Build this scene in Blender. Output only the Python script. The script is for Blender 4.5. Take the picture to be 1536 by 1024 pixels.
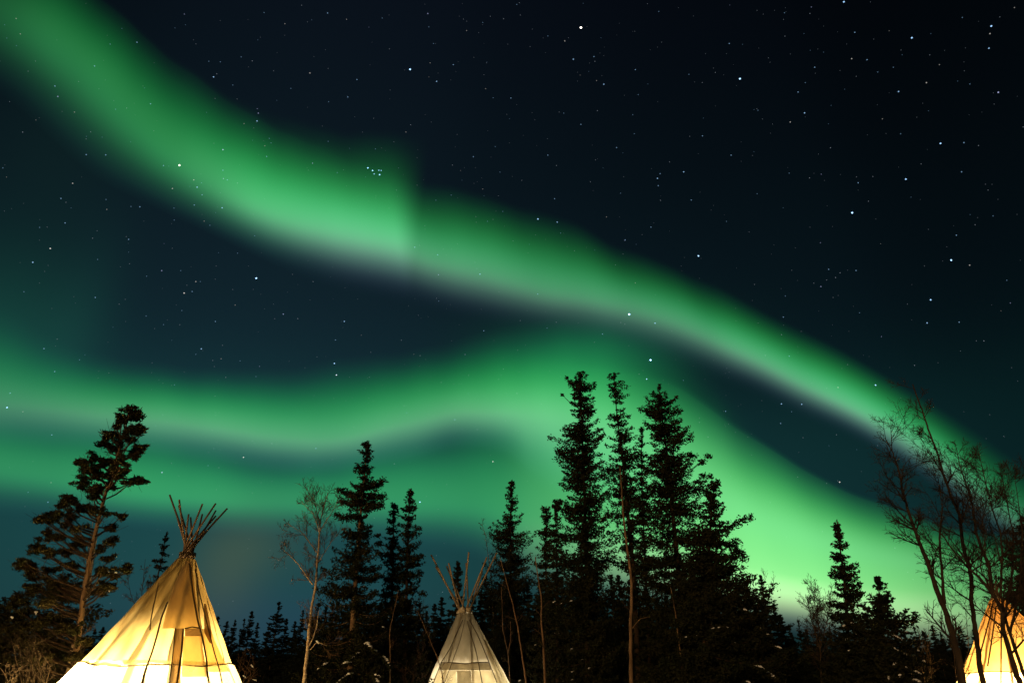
import bpy, math, random
import numpy as np
from mathutils import Vector

SC = bpy.context.scene
for o in list(bpy.data.objects):
    bpy.data.objects.remove(o)
COL = SC.collection
R = math.radians
PITCH, FPX, EYE = 27.5, 1045.0, 1.5
CP, SP = math.cos(R(PITCH)), math.sin(R(PITCH))

# ------------------------------------------------------------------ camera
cam = bpy.data.cameras.new('camera')
cam.sensor_width = 36.0
cam.lens = 36.0 * FPX / 1536.0
cam.clip_start = 0.1
cam.clip_end = 9000
camo = bpy.data.objects.new('camera', cam)
camo.location = (0, 0, EYE)
camo.rotation_euler = (R(90 + PITCH), 0, 0)
COL.objects.link(camo)
SC.camera = camo

SC.view_settings.view_transform = 'Standard'
SC.view_settings.look = 'None'
SC.view_settings.exposure = 0.0
SC.view_settings.gamma = 1.0
SC.cycles.use_denoising = True
SC.cycles.max_bounces = 8
SC.cycles.diffuse_bounces = 4
SC.cycles.transmission_bounces = 6
SC.cycles.transparent_max_bounces = 16
SC.cycles.sample_clamp_indirect = 4.0


# ------------------------------------------------------------------ directions
def ray(px, py):
    """direction through a point of the view, as (x, y, z) with depth 1 along the view axis"""
    r = (px - 768.0) / FPX
    u = (512.0 - py) / FPX
    return (r, CP - SP * u, SP + CP * u)


def at(px, py, Y):
    x, y, z = ray(px, py)
    t = Y / y
    return Vector((x * t, Y, EYE + z * t))


def mpp(px, py, Y):
    """metres per picture unit at that place"""
    return Y / ray(px, py)[1] / FPX


def azel(px, py):
    x, y, z = ray(px, py)
    return math.degrees(math.atan2(x, y)), math.degrees(math.atan2(z, math.hypot(x, y)))


# ------------------------------------------------------------------ sky (night, aurora bands by azimuth and elevation)
AZH = 75.0          # curves run from azimuth -75 to 75 degrees
EL0, ELR = -15.0, 100.0
world = bpy.data.worlds.new('World')
SC.world = world
world.use_nodes = True
NT = world.node_tree
NT.nodes.clear()
L = NT.links.new


def nd(t, **k):
    n = NT.nodes.new(t)
    for a, b in k.items():
        setattr(n, a, b)
    return n


def M(op, a, b=None, c=None, clamp=False):
    n = nd('ShaderNodeMath', operation=op, use_clamp=clamp)
    for i, v in enumerate((a, b, c)):
        if v is None:
            continue
        if isinstance(v, (int, float)):
            n.inputs[i].default_value = v
        else:
            L(v, n.inputs[i])
    return n.outputs[0]


tc = nd('ShaderNodeTexCoord')
sep = nd('ShaderNodeSeparateXYZ')
L(tc.outputs['Generated'], sep.inputs[0])
AZ = M('MULTIPLY', M('ARCTAN2', sep.outputs[0], sep.outputs[1]), 180 / math.pi)
EL = M('MULTIPLY', M('ARCSINE', sep.outputs[2]), 180 / math.pi)
U = M('ADD', M('DIVIDE', AZ, 2 * AZH), 0.5, clamp=True)
V = M('DIVIDE', M('SUBTRACT', EL, EL0), ELR)


def fcurve(pts, lo=0.0):
    """pts: (u, v) both 0..1"""
    n = nd('ShaderNodeFloatCurve')
    cm = n.mapping
    cm.use_clip = True
    c = cm.curves[0]
    pts = sorted(pts)
    while len(c.points) < len(pts):
        c.points.new(0.5, 0.5)
    for p, (x, y) in zip(c.points, pts):
        p.location = (x, y)
        p.handle_type = 'AUTO_CLAMPED'
    cm.update()
    L(U, n.inputs['Value'])
    return n.outputs[0]


def edge(pts):
    out = []
    for x, y in pts:
        a, e = azel(x, y)
        out.append((a / (2 * AZH) + .5, (e - EL0) / ELR))
    return fcurve(out)


def strength(pts, pk):
    out = [(0, 0), (1, 0)]
    xs = [p[0] for p in pk]
    ys = [p[1] for p in pk]
    for x, i in pts:
        a, e = azel(x, float(np.interp(x, xs, ys)))
        out.append((a / (2 * AZH) + .5, i / 2))
    return fcurve(out)


def ramp(fac, keys, interp='B_SPLINE'):
    n = nd('ShaderNodeValToRGB')
    cr = n.color_ramp
    cr.interpolation = interp
    while len(cr.elements) < len(keys):
        cr.elements.new(0.5)
    for e, (p, c) in zip(cr.elements, keys):
        e.position = p
        e.color = (c[0], c[1], c[2], 1)
    L(fac, n.inputs[0])
    return n.outputs[0]


def vmath(op, a, b):
    n = nd('ShaderNodeVectorMath', operation=op)
    for i, v in enumerate((a, b)):
        if isinstance(v, tuple):
            n.inputs[i].default_value = v
        else:
            L(v, n.inputs[i])
    return n.outputs[0]


def scale(col, s):
    n = nd('ShaderNodeVectorMath', operation='SCALE')
    if isinstance(col, tuple):
        n.inputs[0].default_value = col
    else:
        L(col, n.inputs[0])
    if isinstance(s, (int, float)):
        n.inputs['Scale'].default_value = s
    else:
        L(s, n.inputs['Scale'])
    return n.outputs[0]


# slow wander of the curtains, so that no edge is a perfect line
nz = nd('ShaderNodeTexNoise')
nz.inputs['Scale'].default_value = 3.0
nz.inputs['Detail'].default_value = 1.5
L(vmath('MULTIPLY', tc.outputs['Generated'], (1.6, 1.6, .5)), nz.inputs['Vector'])
WOB = nz.outputs['Fac']


# faint rays: brightness that changes quickly with azimuth and slowly with height
cmb = nd('ShaderNodeCombineXYZ')
L(M('ADD', M('MULTIPLY', AZ, .085), M('MULTIPLY', EL, .015)), cmb.inputs[0])
L(M('MULTIPLY', EL, .022), cmb.inputs[1])
nr = nd('ShaderNodeTexNoise')
nr.inputs['Scale'].default_value = 1.0
nr.inputs['Detail'].default_value = 2.0
nr.inputs['Roughness'].default_value = .55
L(cmb.outputs[0], nr.inputs['Vector'])
RAYS = nr.outputs['Fac']


def band(lo, pk, up, inten, keys, mask=None, wob=.014, rays=.55):
    elo, epk, eup, i = edge(lo), edge(pk), edge(up), strength(inten, pk)
    eup = M('ADD', eup, M('MULTIPLY', M('SUBTRACT', RAYS, .5), wob * 2.0))
    w_ = M('MULTIPLY', M('SUBTRACT', WOB, .5), wob)
    elo, epk = M('ADD', elo, w_), M('ADD', epk, w_)
    t = M('SUBTRACT', V, epk)
    below = M('DIVIDE', t, M('MAXIMUM', M('SUBTRACT', epk, elo), 0.004))
    above = M('DIVIDE', t, M('MAXIMUM', M('SUBTRACT', eup, epk), 0.004))
    s = M('ADD', M('MINIMUM', below, 0.0), M('MAXIMUM', above, 0.0))
    f = M('ADD', M('MULTIPLY', s, 0.5), 0.5, clamp=True)
    c = ramp(f, keys)
    k = M('MULTIPLY', i, M('ADD', M('MULTIPLY', WOB, 0.7), 1.65))
    k = M('MULTIPLY', k, M('ADD', M('MULTIPLY', RAYS, rays), 1 - rays / 2))
    if mask is not None:
        k = M('MULTIPLY', k, mask)
    return scale(c, k)


Z3 = (0, 0, 0)
KA = [(0.0, Z3), (.05, Z3), (.13, (.002, .003, .006)), (.22, (.014, .025, .032)), (.31, (.056, .125, .098)), (.38, (.100, .26, .16)), (.45, (.115, .41, .20)),
      (.53, (.085, .45, .175)), (.61, (.045, .38, .115)), (.69, (.020, .26, .058)), (.78, (.007, .125, .020)), (.87, (.002, .040, .008)), (.94, (.0003, .008, .002)), (.98, Z3), (1.0, Z3)]
KB = [(0.0, Z3), (.03, Z3), (.10, (.003, .016, .012)), (.21, (.020, .085, .055)), (.31, (.065, .22, .115)), (.40, (.110, .37, .17)), (.47, (.120, .45, .18)),
      (.55, (.075, .44, .135)), (.64, (.026, .33, .07)), (.74, (.006, .17, .030)), (.84, (.001, .050, .012)), (.92, (.0005, .012, .004)), (.98, Z3), (1.0, Z3)]
KC = [(0.0, Z3), (.03, Z3), (.12, (.003, .018, .014)), (.24, (.012, .09, .035)), (.35, (.028, .25, .075)), (.45, (.038, .37, .100)), (.55, (.036, .37, .088)),
      (.65, (.020, .29, .060)), (.75, (.007, .17, .030)), (.86, (.002, .055, .011)), (.95, (.0003, .006, .002)), (.98, Z3), (1.0, Z3)]
KD = [(0.0, Z3), (.03, Z3), (.10, (.014, .018, .022)), (.18, (.10, .14, .10)), (.26, (.34, .50, .24)), (.34, (.50, .92, .38)), (.42, (.42, .94, .34)), (.50, (.25, .82, .23)),
      (.60, (.19, .74, .21)), (.67, (.18, .72, .22)), (.74, (.12, .58, .15)), (.81, (.05, .36, .075)), (.88, (.016, .17, .035)), (.965, (.001, .02, .006)), (.99, Z3), (1.0, Z3)]

AUP = [(-300, -330), (0, -160), (100, -60), (200, 20), (300, 105), (400, 175), (500, 222), (600, 255), (640, 268),
       (700, 282), (800, 312), (900, 350), (1000, 388), (1100, 434), (1200, 487), (1300, 542), (1400, 602), (1500, 670), (1600, 750)]
A0 = band(
    [(-300, 20), (-100, 95), (0, 150), (100, 238), (150, 274), (200, 299), (250, 322), (300, 345), (350, 372), (400, 398), (500, 432), (600, 450)],
    [(-300, -150), (-150, -70), (0, 5), (100, 78), (150, 125), (200, 178), (300, 255), (400, 310), (500, 345), (600, 368)],
    AUP, [(-600, 0), (-300, .04), (-60, .16), (0, .25), (60, .40), (120, .50), (200, .58), (300, .72), (350, .70), (400, .55), (450, .30), (500, .1), (560, 0)], KC)
A = band(
    [(0, 200), (200, 310), (250, 330), (300, 352), (350, 378), (400, 404), (500, 438),
     (600, 464), (700, 488), (800, 504), (900, 522), (1000, 547), (1100, 588), (1200, 630), (1300, 674), (1400, 738), (1500, 820), (1600, 880)],
    [(0, 0), (200, 175), (300, 250), (400, 312), (500, 345), (600, 370), (640, 385), (700, 397),
     (800, 422), (900, 443), (1000, 473), (1100, 520), (1200, 569), (1300, 617), (1400, 676), (1500, 755), (1600, 820)],
    AUP, [(240, 0), (300, .06), (350, .20), (400, .32), (450, .44), (500, .56), (560, .62), (600, .66), (640, .76), (700, .75), (800, .72),
     (900, .66), (1000, .66), (1100, .84), (1200, .98), (1300, 1.08), (1400, .92), (1500, .5), (1600, .3), (1800, 0)], KA)
fa, fe = azel(612, 200)
ga, ge = azel(614, 400)
fk = (ga - fa) / (ge - fe)
q_ = M('SUBTRACT', M('SUBTRACT', AZ, M('MULTIPLY', M('SUBTRACT', EL, fe), fk)), fa)
mk = nd('ShaderNodeMapRange', interpolation_type='SMOOTHSTEP')
mk.inputs['From Min'].default_value = -1.0
mk.inputs['From Max'].default_value = .85
mk.inputs['To Min'].default_value = 1
mk.inputs['To Max'].default_value = 0
L(M('DIVIDE', q_, M('MAXIMUM', M('ADD', M('MULTIPLY', M('SUBTRACT', EL, ge), .20), 1.0), .8)), mk.inputs[0])
F = band(
    [(200, 330), (300, 355), (400, 402), (500, 436), (600, 462), (660, 470)],
    [(200, 170), (300, 235), (400, 305), (500, 335), (600, 358), (660, 362)],
    [(200, 30), (300, 100), (400, 160), (500, 190), (600, 190), (660, 190)],
    [(220, 0), (300, .08), (350, .16), (400, .30), (450, .42), (500, .50), (550, .57), (600, .60), (650, .62), (720, 0)], KA, mk.outputs[0])
B = band(
    [(-200, 700), (0, 680), (200, 688), (300, 700), (400, 712), (450, 714), (500, 710), (600, 698), (700, 680), (760, 694), (800, 730),
     (900, 780), (1000, 800)],
    [(-200, 590), (0, 600), (200, 624), (300, 636), (400, 648), (500, 648), (600, 630), (700, 612), (800, 612), (900, 625), (1000, 650)],
    [(-200, 430), (0, 450), (100, 505), (200, 540), (300, 552), (400, 552), (500, 542), (600, 524), (700, 500), (800, 476), (870, 465),
     (950, 475), (1000, 500), (1050, 540)],
    [(-500, 0), (-200, .3), (0, .45), (200, .64), (300, .70), (400, .76), (500, .78), (600, .80), (700, .92), (800, 1.05), (870, .95),
     (950, .6), (1010, .35), (1080, .12), (1150, 0)], KB)
C = band(
    [(-200, 765), (0, 780), (200, 797), (400, 808), (500, 810), (600, 818), (700, 840), (800, 890), (900, 930), (1000, 940)],
    [(-200, 690), (0, 705), (200, 735), (300, 746), (400, 748), (500, 745), (600, 745), (700, 752), (800, 780), (900, 800), (1000, 800)],
    [(-200, 600), (0, 610), (200, 628), (400, 675), (500, 675), (600, 650), (700, 620), (800, 570), (900, 530), (1000, 560)],
    [(-500, 0), (-200, .4), (0, .52), (120, .56), (220, .68), (330, .66), (420, .58), (600, .66), (700, .68), (800, .66), (900, .55), (1000, .3), (1100, 0)], KC)
D = band(
    [(800, 925), (900, 932), (1000, 940), (1100, 950), (1200, 962), (1300, 978), (1400, 995), (1536, 1000)],
    [(800, 775), (900, 785), (1000, 808), (1100, 842), (1200, 864), (1300, 876), (1400, 884), (1536, 890)],
    [(800, 520), (900, 540), (1000, 560), (1050, 590), (1100, 626), (1200, 690), (1300, 740), (1400, 775), (1536, 800)],
    [(700, 0), (800, .12), (900, .40), (1000, .65), (1100, .96), (1200, 1.08), (1300, .95), (1400, .68), (1500, .42), (1600, .2), (1750, 0)], KD)

base = ramp(M('DIVIDE', EL, 90.0, clamp=True), [
    (0.0, (.010, .036, .040)), (.055, (.014, .060, .062)), (.11, (.012, .070, .074)), (.185, (.010, .055, .062)), (.25, (.0060, .022, .032)),
    (.33, (.0055, .017, .025)), (.44, (.0036, .0095, .015)), (.60, (.003, .0050, .010)), (.8, (.0026, .0042, .0085)), (1.0, (.0026, .0042, .0085))])
side = fcurve([(0, .5), (.2, .62), (.3, .88), (.36, .95), (.5, .70), (.62, .48), (.68, .40), (.76, .24), (1, .20)])
base = scale(base, side)


def spot(px, py, wa, we, col):
    a, e = azel(px, py)
    d = M('ADD', M('POWER', M('DIVIDE', M('SUBTRACT', AZ, a), wa), 2.0), M('POWER', M('DIVIDE', M('SUBTRACT', EL, e), we), 2.0))
    return scale(col, M('EXPONENT', M('MULTIPLY', d, -1.0)))


tot = base
for x in (A0, A, F, B, C, D,
          spot(-20, 540, 5.0, 7.0, (.003, .034, .018)), spot(110, 500, 2.2, 6.0, (.001, .010, .006)),       # faint ray at the left
          spot(90, 220, 5, 5, (.0008, .004, .002)),
          spot(890, 530, 8.0, 3.0, (.004, .060, .025)),         # glow between the two arcs
          spot(335, 862, 2.6, 3.4, (.026, .018, .0)), spot(390, 815, 3.4, 2.2, (.016, .013, .0)), spot(400, 945, 12, 3.0, (.004, .0, .022)),         # camp light on thin low cloud
          spot(640, 660, 34, 5, (.001, .010, .007))):
    tot = vmath('ADD', tot, x)
bg = nd('ShaderNodeBackground')
L(tot, bg.inputs['Color'])
bg.inputs['Strength'].default_value = 1.0
wo = nd('ShaderNodeOutputWorld')
L(bg.outputs[0], wo.inputs['Surface'])
world.cycles.sampling_method = 'MANUAL'
world.cycles.sample_map_resolution = 512

# ------------------------------------------------------------------ sun lamp, turned down to the glow of the camp behind the viewer
sun = bpy.data.lights.new('sun', 'SUN')
sun.energy = 1.1
sun.color = (1.0, .60, .26)
sun.angle = R(6)
suno = bpy.data.objects.new('sun', sun)
suno.rotation_euler = (R(90 - 9), 0, R(-24))
COL.objects.link(suno)


# ------------------------------------------------------------------ helpers
def mat(name, col, rough=.9, noise=None, spec=.2):
    m = bpy.data.materials.new(name)
    m.use_nodes = True
    n = m.node_tree
    b = n.nodes['Principled BSDF']
    b.inputs['Base Color'].default_value = (*col, 1)
    b.inputs['Roughness'].default_value = rough
    b.inputs['Specular IOR Level'].default_value = spec
    if noise:
        sc, c2, zs = noise
        t = n.nodes.new('ShaderNodeTexCoord')
        mp = n.nodes.new('ShaderNodeMapping')
        mp.inputs['Scale'].default_value = (1, 1, zs)
        x = n.nodes.new('ShaderNodeTexNoise')
        x.inputs['Scale'].default_value = sc
        x.inputs['Detail'].default_value = 4
        r = n.nodes.new('ShaderNodeValToRGB')
        r.color_ramp.elements[0].position = .35
        r.color_ramp.elements[1].position = .65
        r.color_ramp.elements[0].color = (*col, 1)
        r.color_ramp.elements[1].color = (*c2, 1)
        n.links.new(t.outputs['Object'], mp.inputs[0])
        n.links.new(mp.outputs[0], x.inputs['Vector'])
        n.links.new(x.outputs['Fac'], r.inputs[0])
        n.links.new(r.outputs[0], b.inputs['Base Color'])
        bp = n.nodes.new('ShaderNodeBump')
        bp.inputs['Strength'].default_value = .4
        n.links.new(x.outputs['Fac'], bp.inputs['Height'])
        n.links.new(bp.outputs[0], b.inputs['Normal'])
    return m


def canvas_mat(name, col, trans, mix, top_dim=None, streak=.25):
    """thin woven cloth: part of the light is scattered back, part comes through; lamplight fading with height can be painted in as a darker top"""
    m = bpy.data.materials.new(name)
    m.use_nodes = True
    n = m.node_tree
    n.nodes.clear()
    l = n.links.new
    out = n.nodes.new('ShaderNodeOutputMaterial')
    d = n.nodes.new('ShaderNodeBsdfDiffuse')
    t = n.nodes.new('ShaderNodeBsdfTranslucent')
    mx = n.nodes.new('ShaderNodeMixShader')
    mx.inputs[0].default_value = mix
    l(d.outputs[0], mx.inputs[1])
    l(t.outputs[0], mx.inputs[2])
    l(mx.outputs[0], out.inputs[0])
    tc_ = n.nodes.new('ShaderNodeTexCoord')
    mp = n.nodes.new('ShaderNodeMapping')
    mp.inputs['Scale'].default_value = (1.6, 1.6, .35)
    x = n.nodes.new('ShaderNodeTexNoise')
    x.inputs['Scale'].default_value = 1.4
    x.inputs['Detail'].default_value = 5
    l(tc_.outputs['Object'], mp.inputs[0])
    l(mp.outputs[0], x.inputs['Vector'])
    mr = n.nodes.new('ShaderNodeMapRange')
    mr.inputs['From Min'].default_value = .3
    mr.inputs['From Max'].default_value = .7
    mr.inputs['To Min'].default_value = 1 - streak
    mr.inputs['To Max'].default_value = 1
    l(x.outputs['Fac'], mr.inputs[0])

    def tint(c):
        v = n.nodes.new('ShaderNodeVectorMath')
        v.operation = 'SCALE'
        v.inputs[0].default_value = c
        l(mr.outputs[0], v.inputs['Scale'])
        return v.outputs[0]
    cd, ct = tint(col), tint(trans)
    if top_dim:
        z0, z1, sc_ = top_dim
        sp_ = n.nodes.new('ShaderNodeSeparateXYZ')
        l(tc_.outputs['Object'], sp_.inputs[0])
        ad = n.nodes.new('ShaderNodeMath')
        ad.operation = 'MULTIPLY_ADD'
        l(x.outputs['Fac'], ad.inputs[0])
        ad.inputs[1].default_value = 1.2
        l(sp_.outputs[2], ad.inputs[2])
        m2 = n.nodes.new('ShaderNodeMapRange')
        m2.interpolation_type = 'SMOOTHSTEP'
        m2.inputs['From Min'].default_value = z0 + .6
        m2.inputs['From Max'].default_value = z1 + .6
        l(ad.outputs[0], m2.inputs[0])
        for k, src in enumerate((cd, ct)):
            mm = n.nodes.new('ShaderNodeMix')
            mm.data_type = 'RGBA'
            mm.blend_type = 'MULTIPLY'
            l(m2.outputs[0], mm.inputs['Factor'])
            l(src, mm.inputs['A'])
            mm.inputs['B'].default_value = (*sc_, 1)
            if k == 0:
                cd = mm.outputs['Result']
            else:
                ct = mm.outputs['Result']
    l(cd, d.inputs[0])
    l(ct, t.inputs[0])
    return m


MT = dict(
    needle=mat('spruce_needles', (.012, .017, .009), .9, (1.5, (.022, .022, .011), 1), .05),
    needle_pine=mat('pine_needles', (.018, .022, .010), .9, (1.5, (.038, .032, .014), 1), .05),
    far=mat('far_needles', (.010, .014, .010), .9, None, .05),
    bark=mat('spruce_bark', (.020, .013, .008), .95, (6, (.042, .026, .015), .3)),
    birch=mat('birch_bark', (.44, .36, .27), .8, (7, (.20, .14, .10), 3.0)),
    aspen=mat('brown_bark', (.12, .075, .042), .9, (5, (.22, .14, .08), .5)),
    twig=mat('twigs', (.070, .042, .026), .9),
    darktwig=mat('dark_twigs', (.028, .019, .013), .9),
    darkbark=mat('dark_bark', (.028, .020, .014), .9, (6, (.05, .034, .022), .4)),
    pole=mat('peeled_poles', (.085, .055, .033), .8, (8, (.15, .095, .055), .2)),
    palepole=mat('pale_peeled_poles', (.24, .18, .115), .8, (8, (.34, .26, .165), .2)),
    rope=mat('rope', (.06, .04, .02), .9),
    knot=mat('wrapped_cloth', (.62, .55, .42), .9, (9, (.45, .38, .26), 1)),
    snow=mat('snow', (.82, .84, .88), .6, (1.0, (.74, .76, .82), 1)),
)


def tag(o, label=None, cat=None, group=None, kind=None):
    for k, v in (('label', label), ('category', cat), ('group', group), ('kind', kind)):
        if v:
            o[k] = v
    return o


def empty(name, loc, label, cat, group=None):
    o = bpy.data.objects.new(name, None)
    o.location = loc
    o.empty_display_size = .3
    COL.objects.link(o)
    tag(o, label, cat, group)
    return o


class MB:
    def __init__(s):
        s.v, s.t, s.n = [], [], 0          # vertex arrays, triangle arrays

    def add(s, v, t):
        v = np.asarray(v, dtype=np.float32).reshape(-1, 3)
        t = np.asarray(t, dtype=np.int32).reshape(-1, 3)
        s.v.append(v)
        s.t.append(t + s.n)
        s.n += len(v)

    def tube(s, pts, rad, sides=6, cap=True):
        P = np.array([tuple(p) for p in pts], dtype=np.float64)
        rad = np.asarray(rad, dtype=np.float64) * np.ones(len(P))
        T = np.gradient(P, axis=0)
        T /= (np.linalg.norm(T, axis=1)[:, None] + 1e-9)
        up = np.array([0.31, 0.95, 0.05]) if abs(T[0][1]) < .9 else np.array([1.0, 0.1, 0])
        a = np.cross(T, up)
        a /= (np.linalg.norm(a, axis=1)[:, None] + 1e-9)
        b = np.cross(T, a)
        ang = np.arange(sides) * 2 * math.pi / sides
        ring = P[:, None, :] + rad[:, None, None] * (np.cos(ang)[None, :, None] * a[:, None, :] + np.sin(ang)[None, :, None] * b[:, None, :])
        n = len(P)
        i = np.arange(n - 1)[:, None] * sides
        j = np.arange(sides)[None, :]
        j2 = (j + 1) % sides
        q = np.stack([i + j, i + j2, i + sides + j2, i + sides + j], -1).reshape(-1, 4)
        t = np.concatenate([q[:, [0, 1, 2]], q[:, [0, 2, 3]]])
        v = ring.reshape(-1, 3)
        if cap and sides > 3:
            v = np.vstack([v, P[0], P[-1]])
            c0, c1 = n * sides, n * sides + 1
            k = np.arange(sides)
            k2 = (k + 1) % sides
            t = np.vstack([t, np.stack([np.full(sides, c0), k2, k], -1),
                           np.stack([np.full(sides, c1), (n - 1) * sides + k, (n - 1) * sides + k2], -1)])
        s.add(v, t)

    def tufts(s, C, size, rng, flat=.7, lean=None, thin=.42):
        """many needle sprays, each a narrow leaf-shaped pair of faces"""
        C = np.asarray(C)
        n = len(C)
        if n == 0:
            return
        d = rng.normal(size=(n, 3))
        d[:, 2] *= flat
        if lean is not None:
            d += lean
        d /= np.linalg.norm(d, axis=1)[:, None] + 1e-9
        w = np.cross(d, rng.normal(size=(n, 3)))
        w /= np.linalg.norm(w, axis=1)[:, None] + 1e-9
        sz = size * rng.uniform(.6, 1.35, size=(n, 1))
        a = C - d * sz * .5
        b = C + w * sz * thin * .5
        e = C + d * sz * .5
        f = C - w * sz * thin * .5
        v = np.stack([a, b, e, f], 1).reshape(-1, 3)
        k = np.arange(n)[:, None] * 4
        t = np.concatenate([k + np.array([[0, 1, 2]]), k + np.array([[0, 2, 3]])])
        s.add(v, t)

    def blob(s, c, r, rng):
        """a lumpy flattened heap of snow"""
        nu, nv = 7, 4
        v = [(0, 0, r[2])]
        for j in range(1, nv):
            th = math.pi * j / nv
            for i in range(nu):
                ph = 2 * math.pi * i / nu
                k = rng.uniform(.75, 1.2)
                z = math.cos(th) * r[2] * (1 if math.cos(th) > 0 else .45)
                v.append((math.sin(th) * math.cos(ph) * r[0] * k, math.sin(th) * math.sin(ph) * r[1] * k, z))
        v.append((0, 0, -r[2] * .5))
        t = []
        for i in range(nu):
            i2 = (i + 1) % nu
            t.append((0, 1 + i, 1 + i2))
            for j in range(nv - 2):
                a, b = 1 + j * nu + i, 1 + j * nu + i2
                t += [(a, a + nu, b + nu), (a, b + nu, b)]
            t.append((len(v) - 1, 1 + (nv - 2) * nu + i2, 1 + (nv - 2) * nu + i))
        s.add(np.array(v) + np.array(c), t)

    def build(s, name, m, parent=None, smooth=False, origin=(0, 0, 0)):
        me = bpy.data.meshes.new(name)
        if s.v:
            v = np.concatenate(s.v) - np.array(origin, dtype=np.float32)
            t = np.concatenate(s.t)
            me.vertices.add(len(v))
            me.vertices.foreach_set('co', v.ravel().astype(np.float32))
            me.loops.add(len(t) * 3)
            me.loops.foreach_set('vertex_index', t.ravel().astype(np.int32))
            me.polygons.add(len(t))
            me.polygons.foreach_set('loop_start', (np.arange(len(t)) * 3).astype(np.int32))
            me.polygons.foreach_set('use_smooth', np.full(len(t), smooth))
            me.update(calc_edges=True)
            me.validate()
        me.materials.append(m)
        o = bpy.data.objects.new(name, me)
        COL.objects.link(o)
        if parent:
            o.parent = parent
            o.location = (0, 0, 0)
        else:
            o.location = origin
        return o


def polyline(pts, n):
    P = np.array([tuple(p) for p in pts], dtype=np.float64)
    d = np.r_[0, np.cumsum(np.linalg.norm(np.diff(P, axis=0), axis=1))]
    s = np.linspace(0, d[-1], n)
    return np.stack([np.interp(s, d, P[:, k]) for k in range(3)], -1)

#@@PART2

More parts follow.
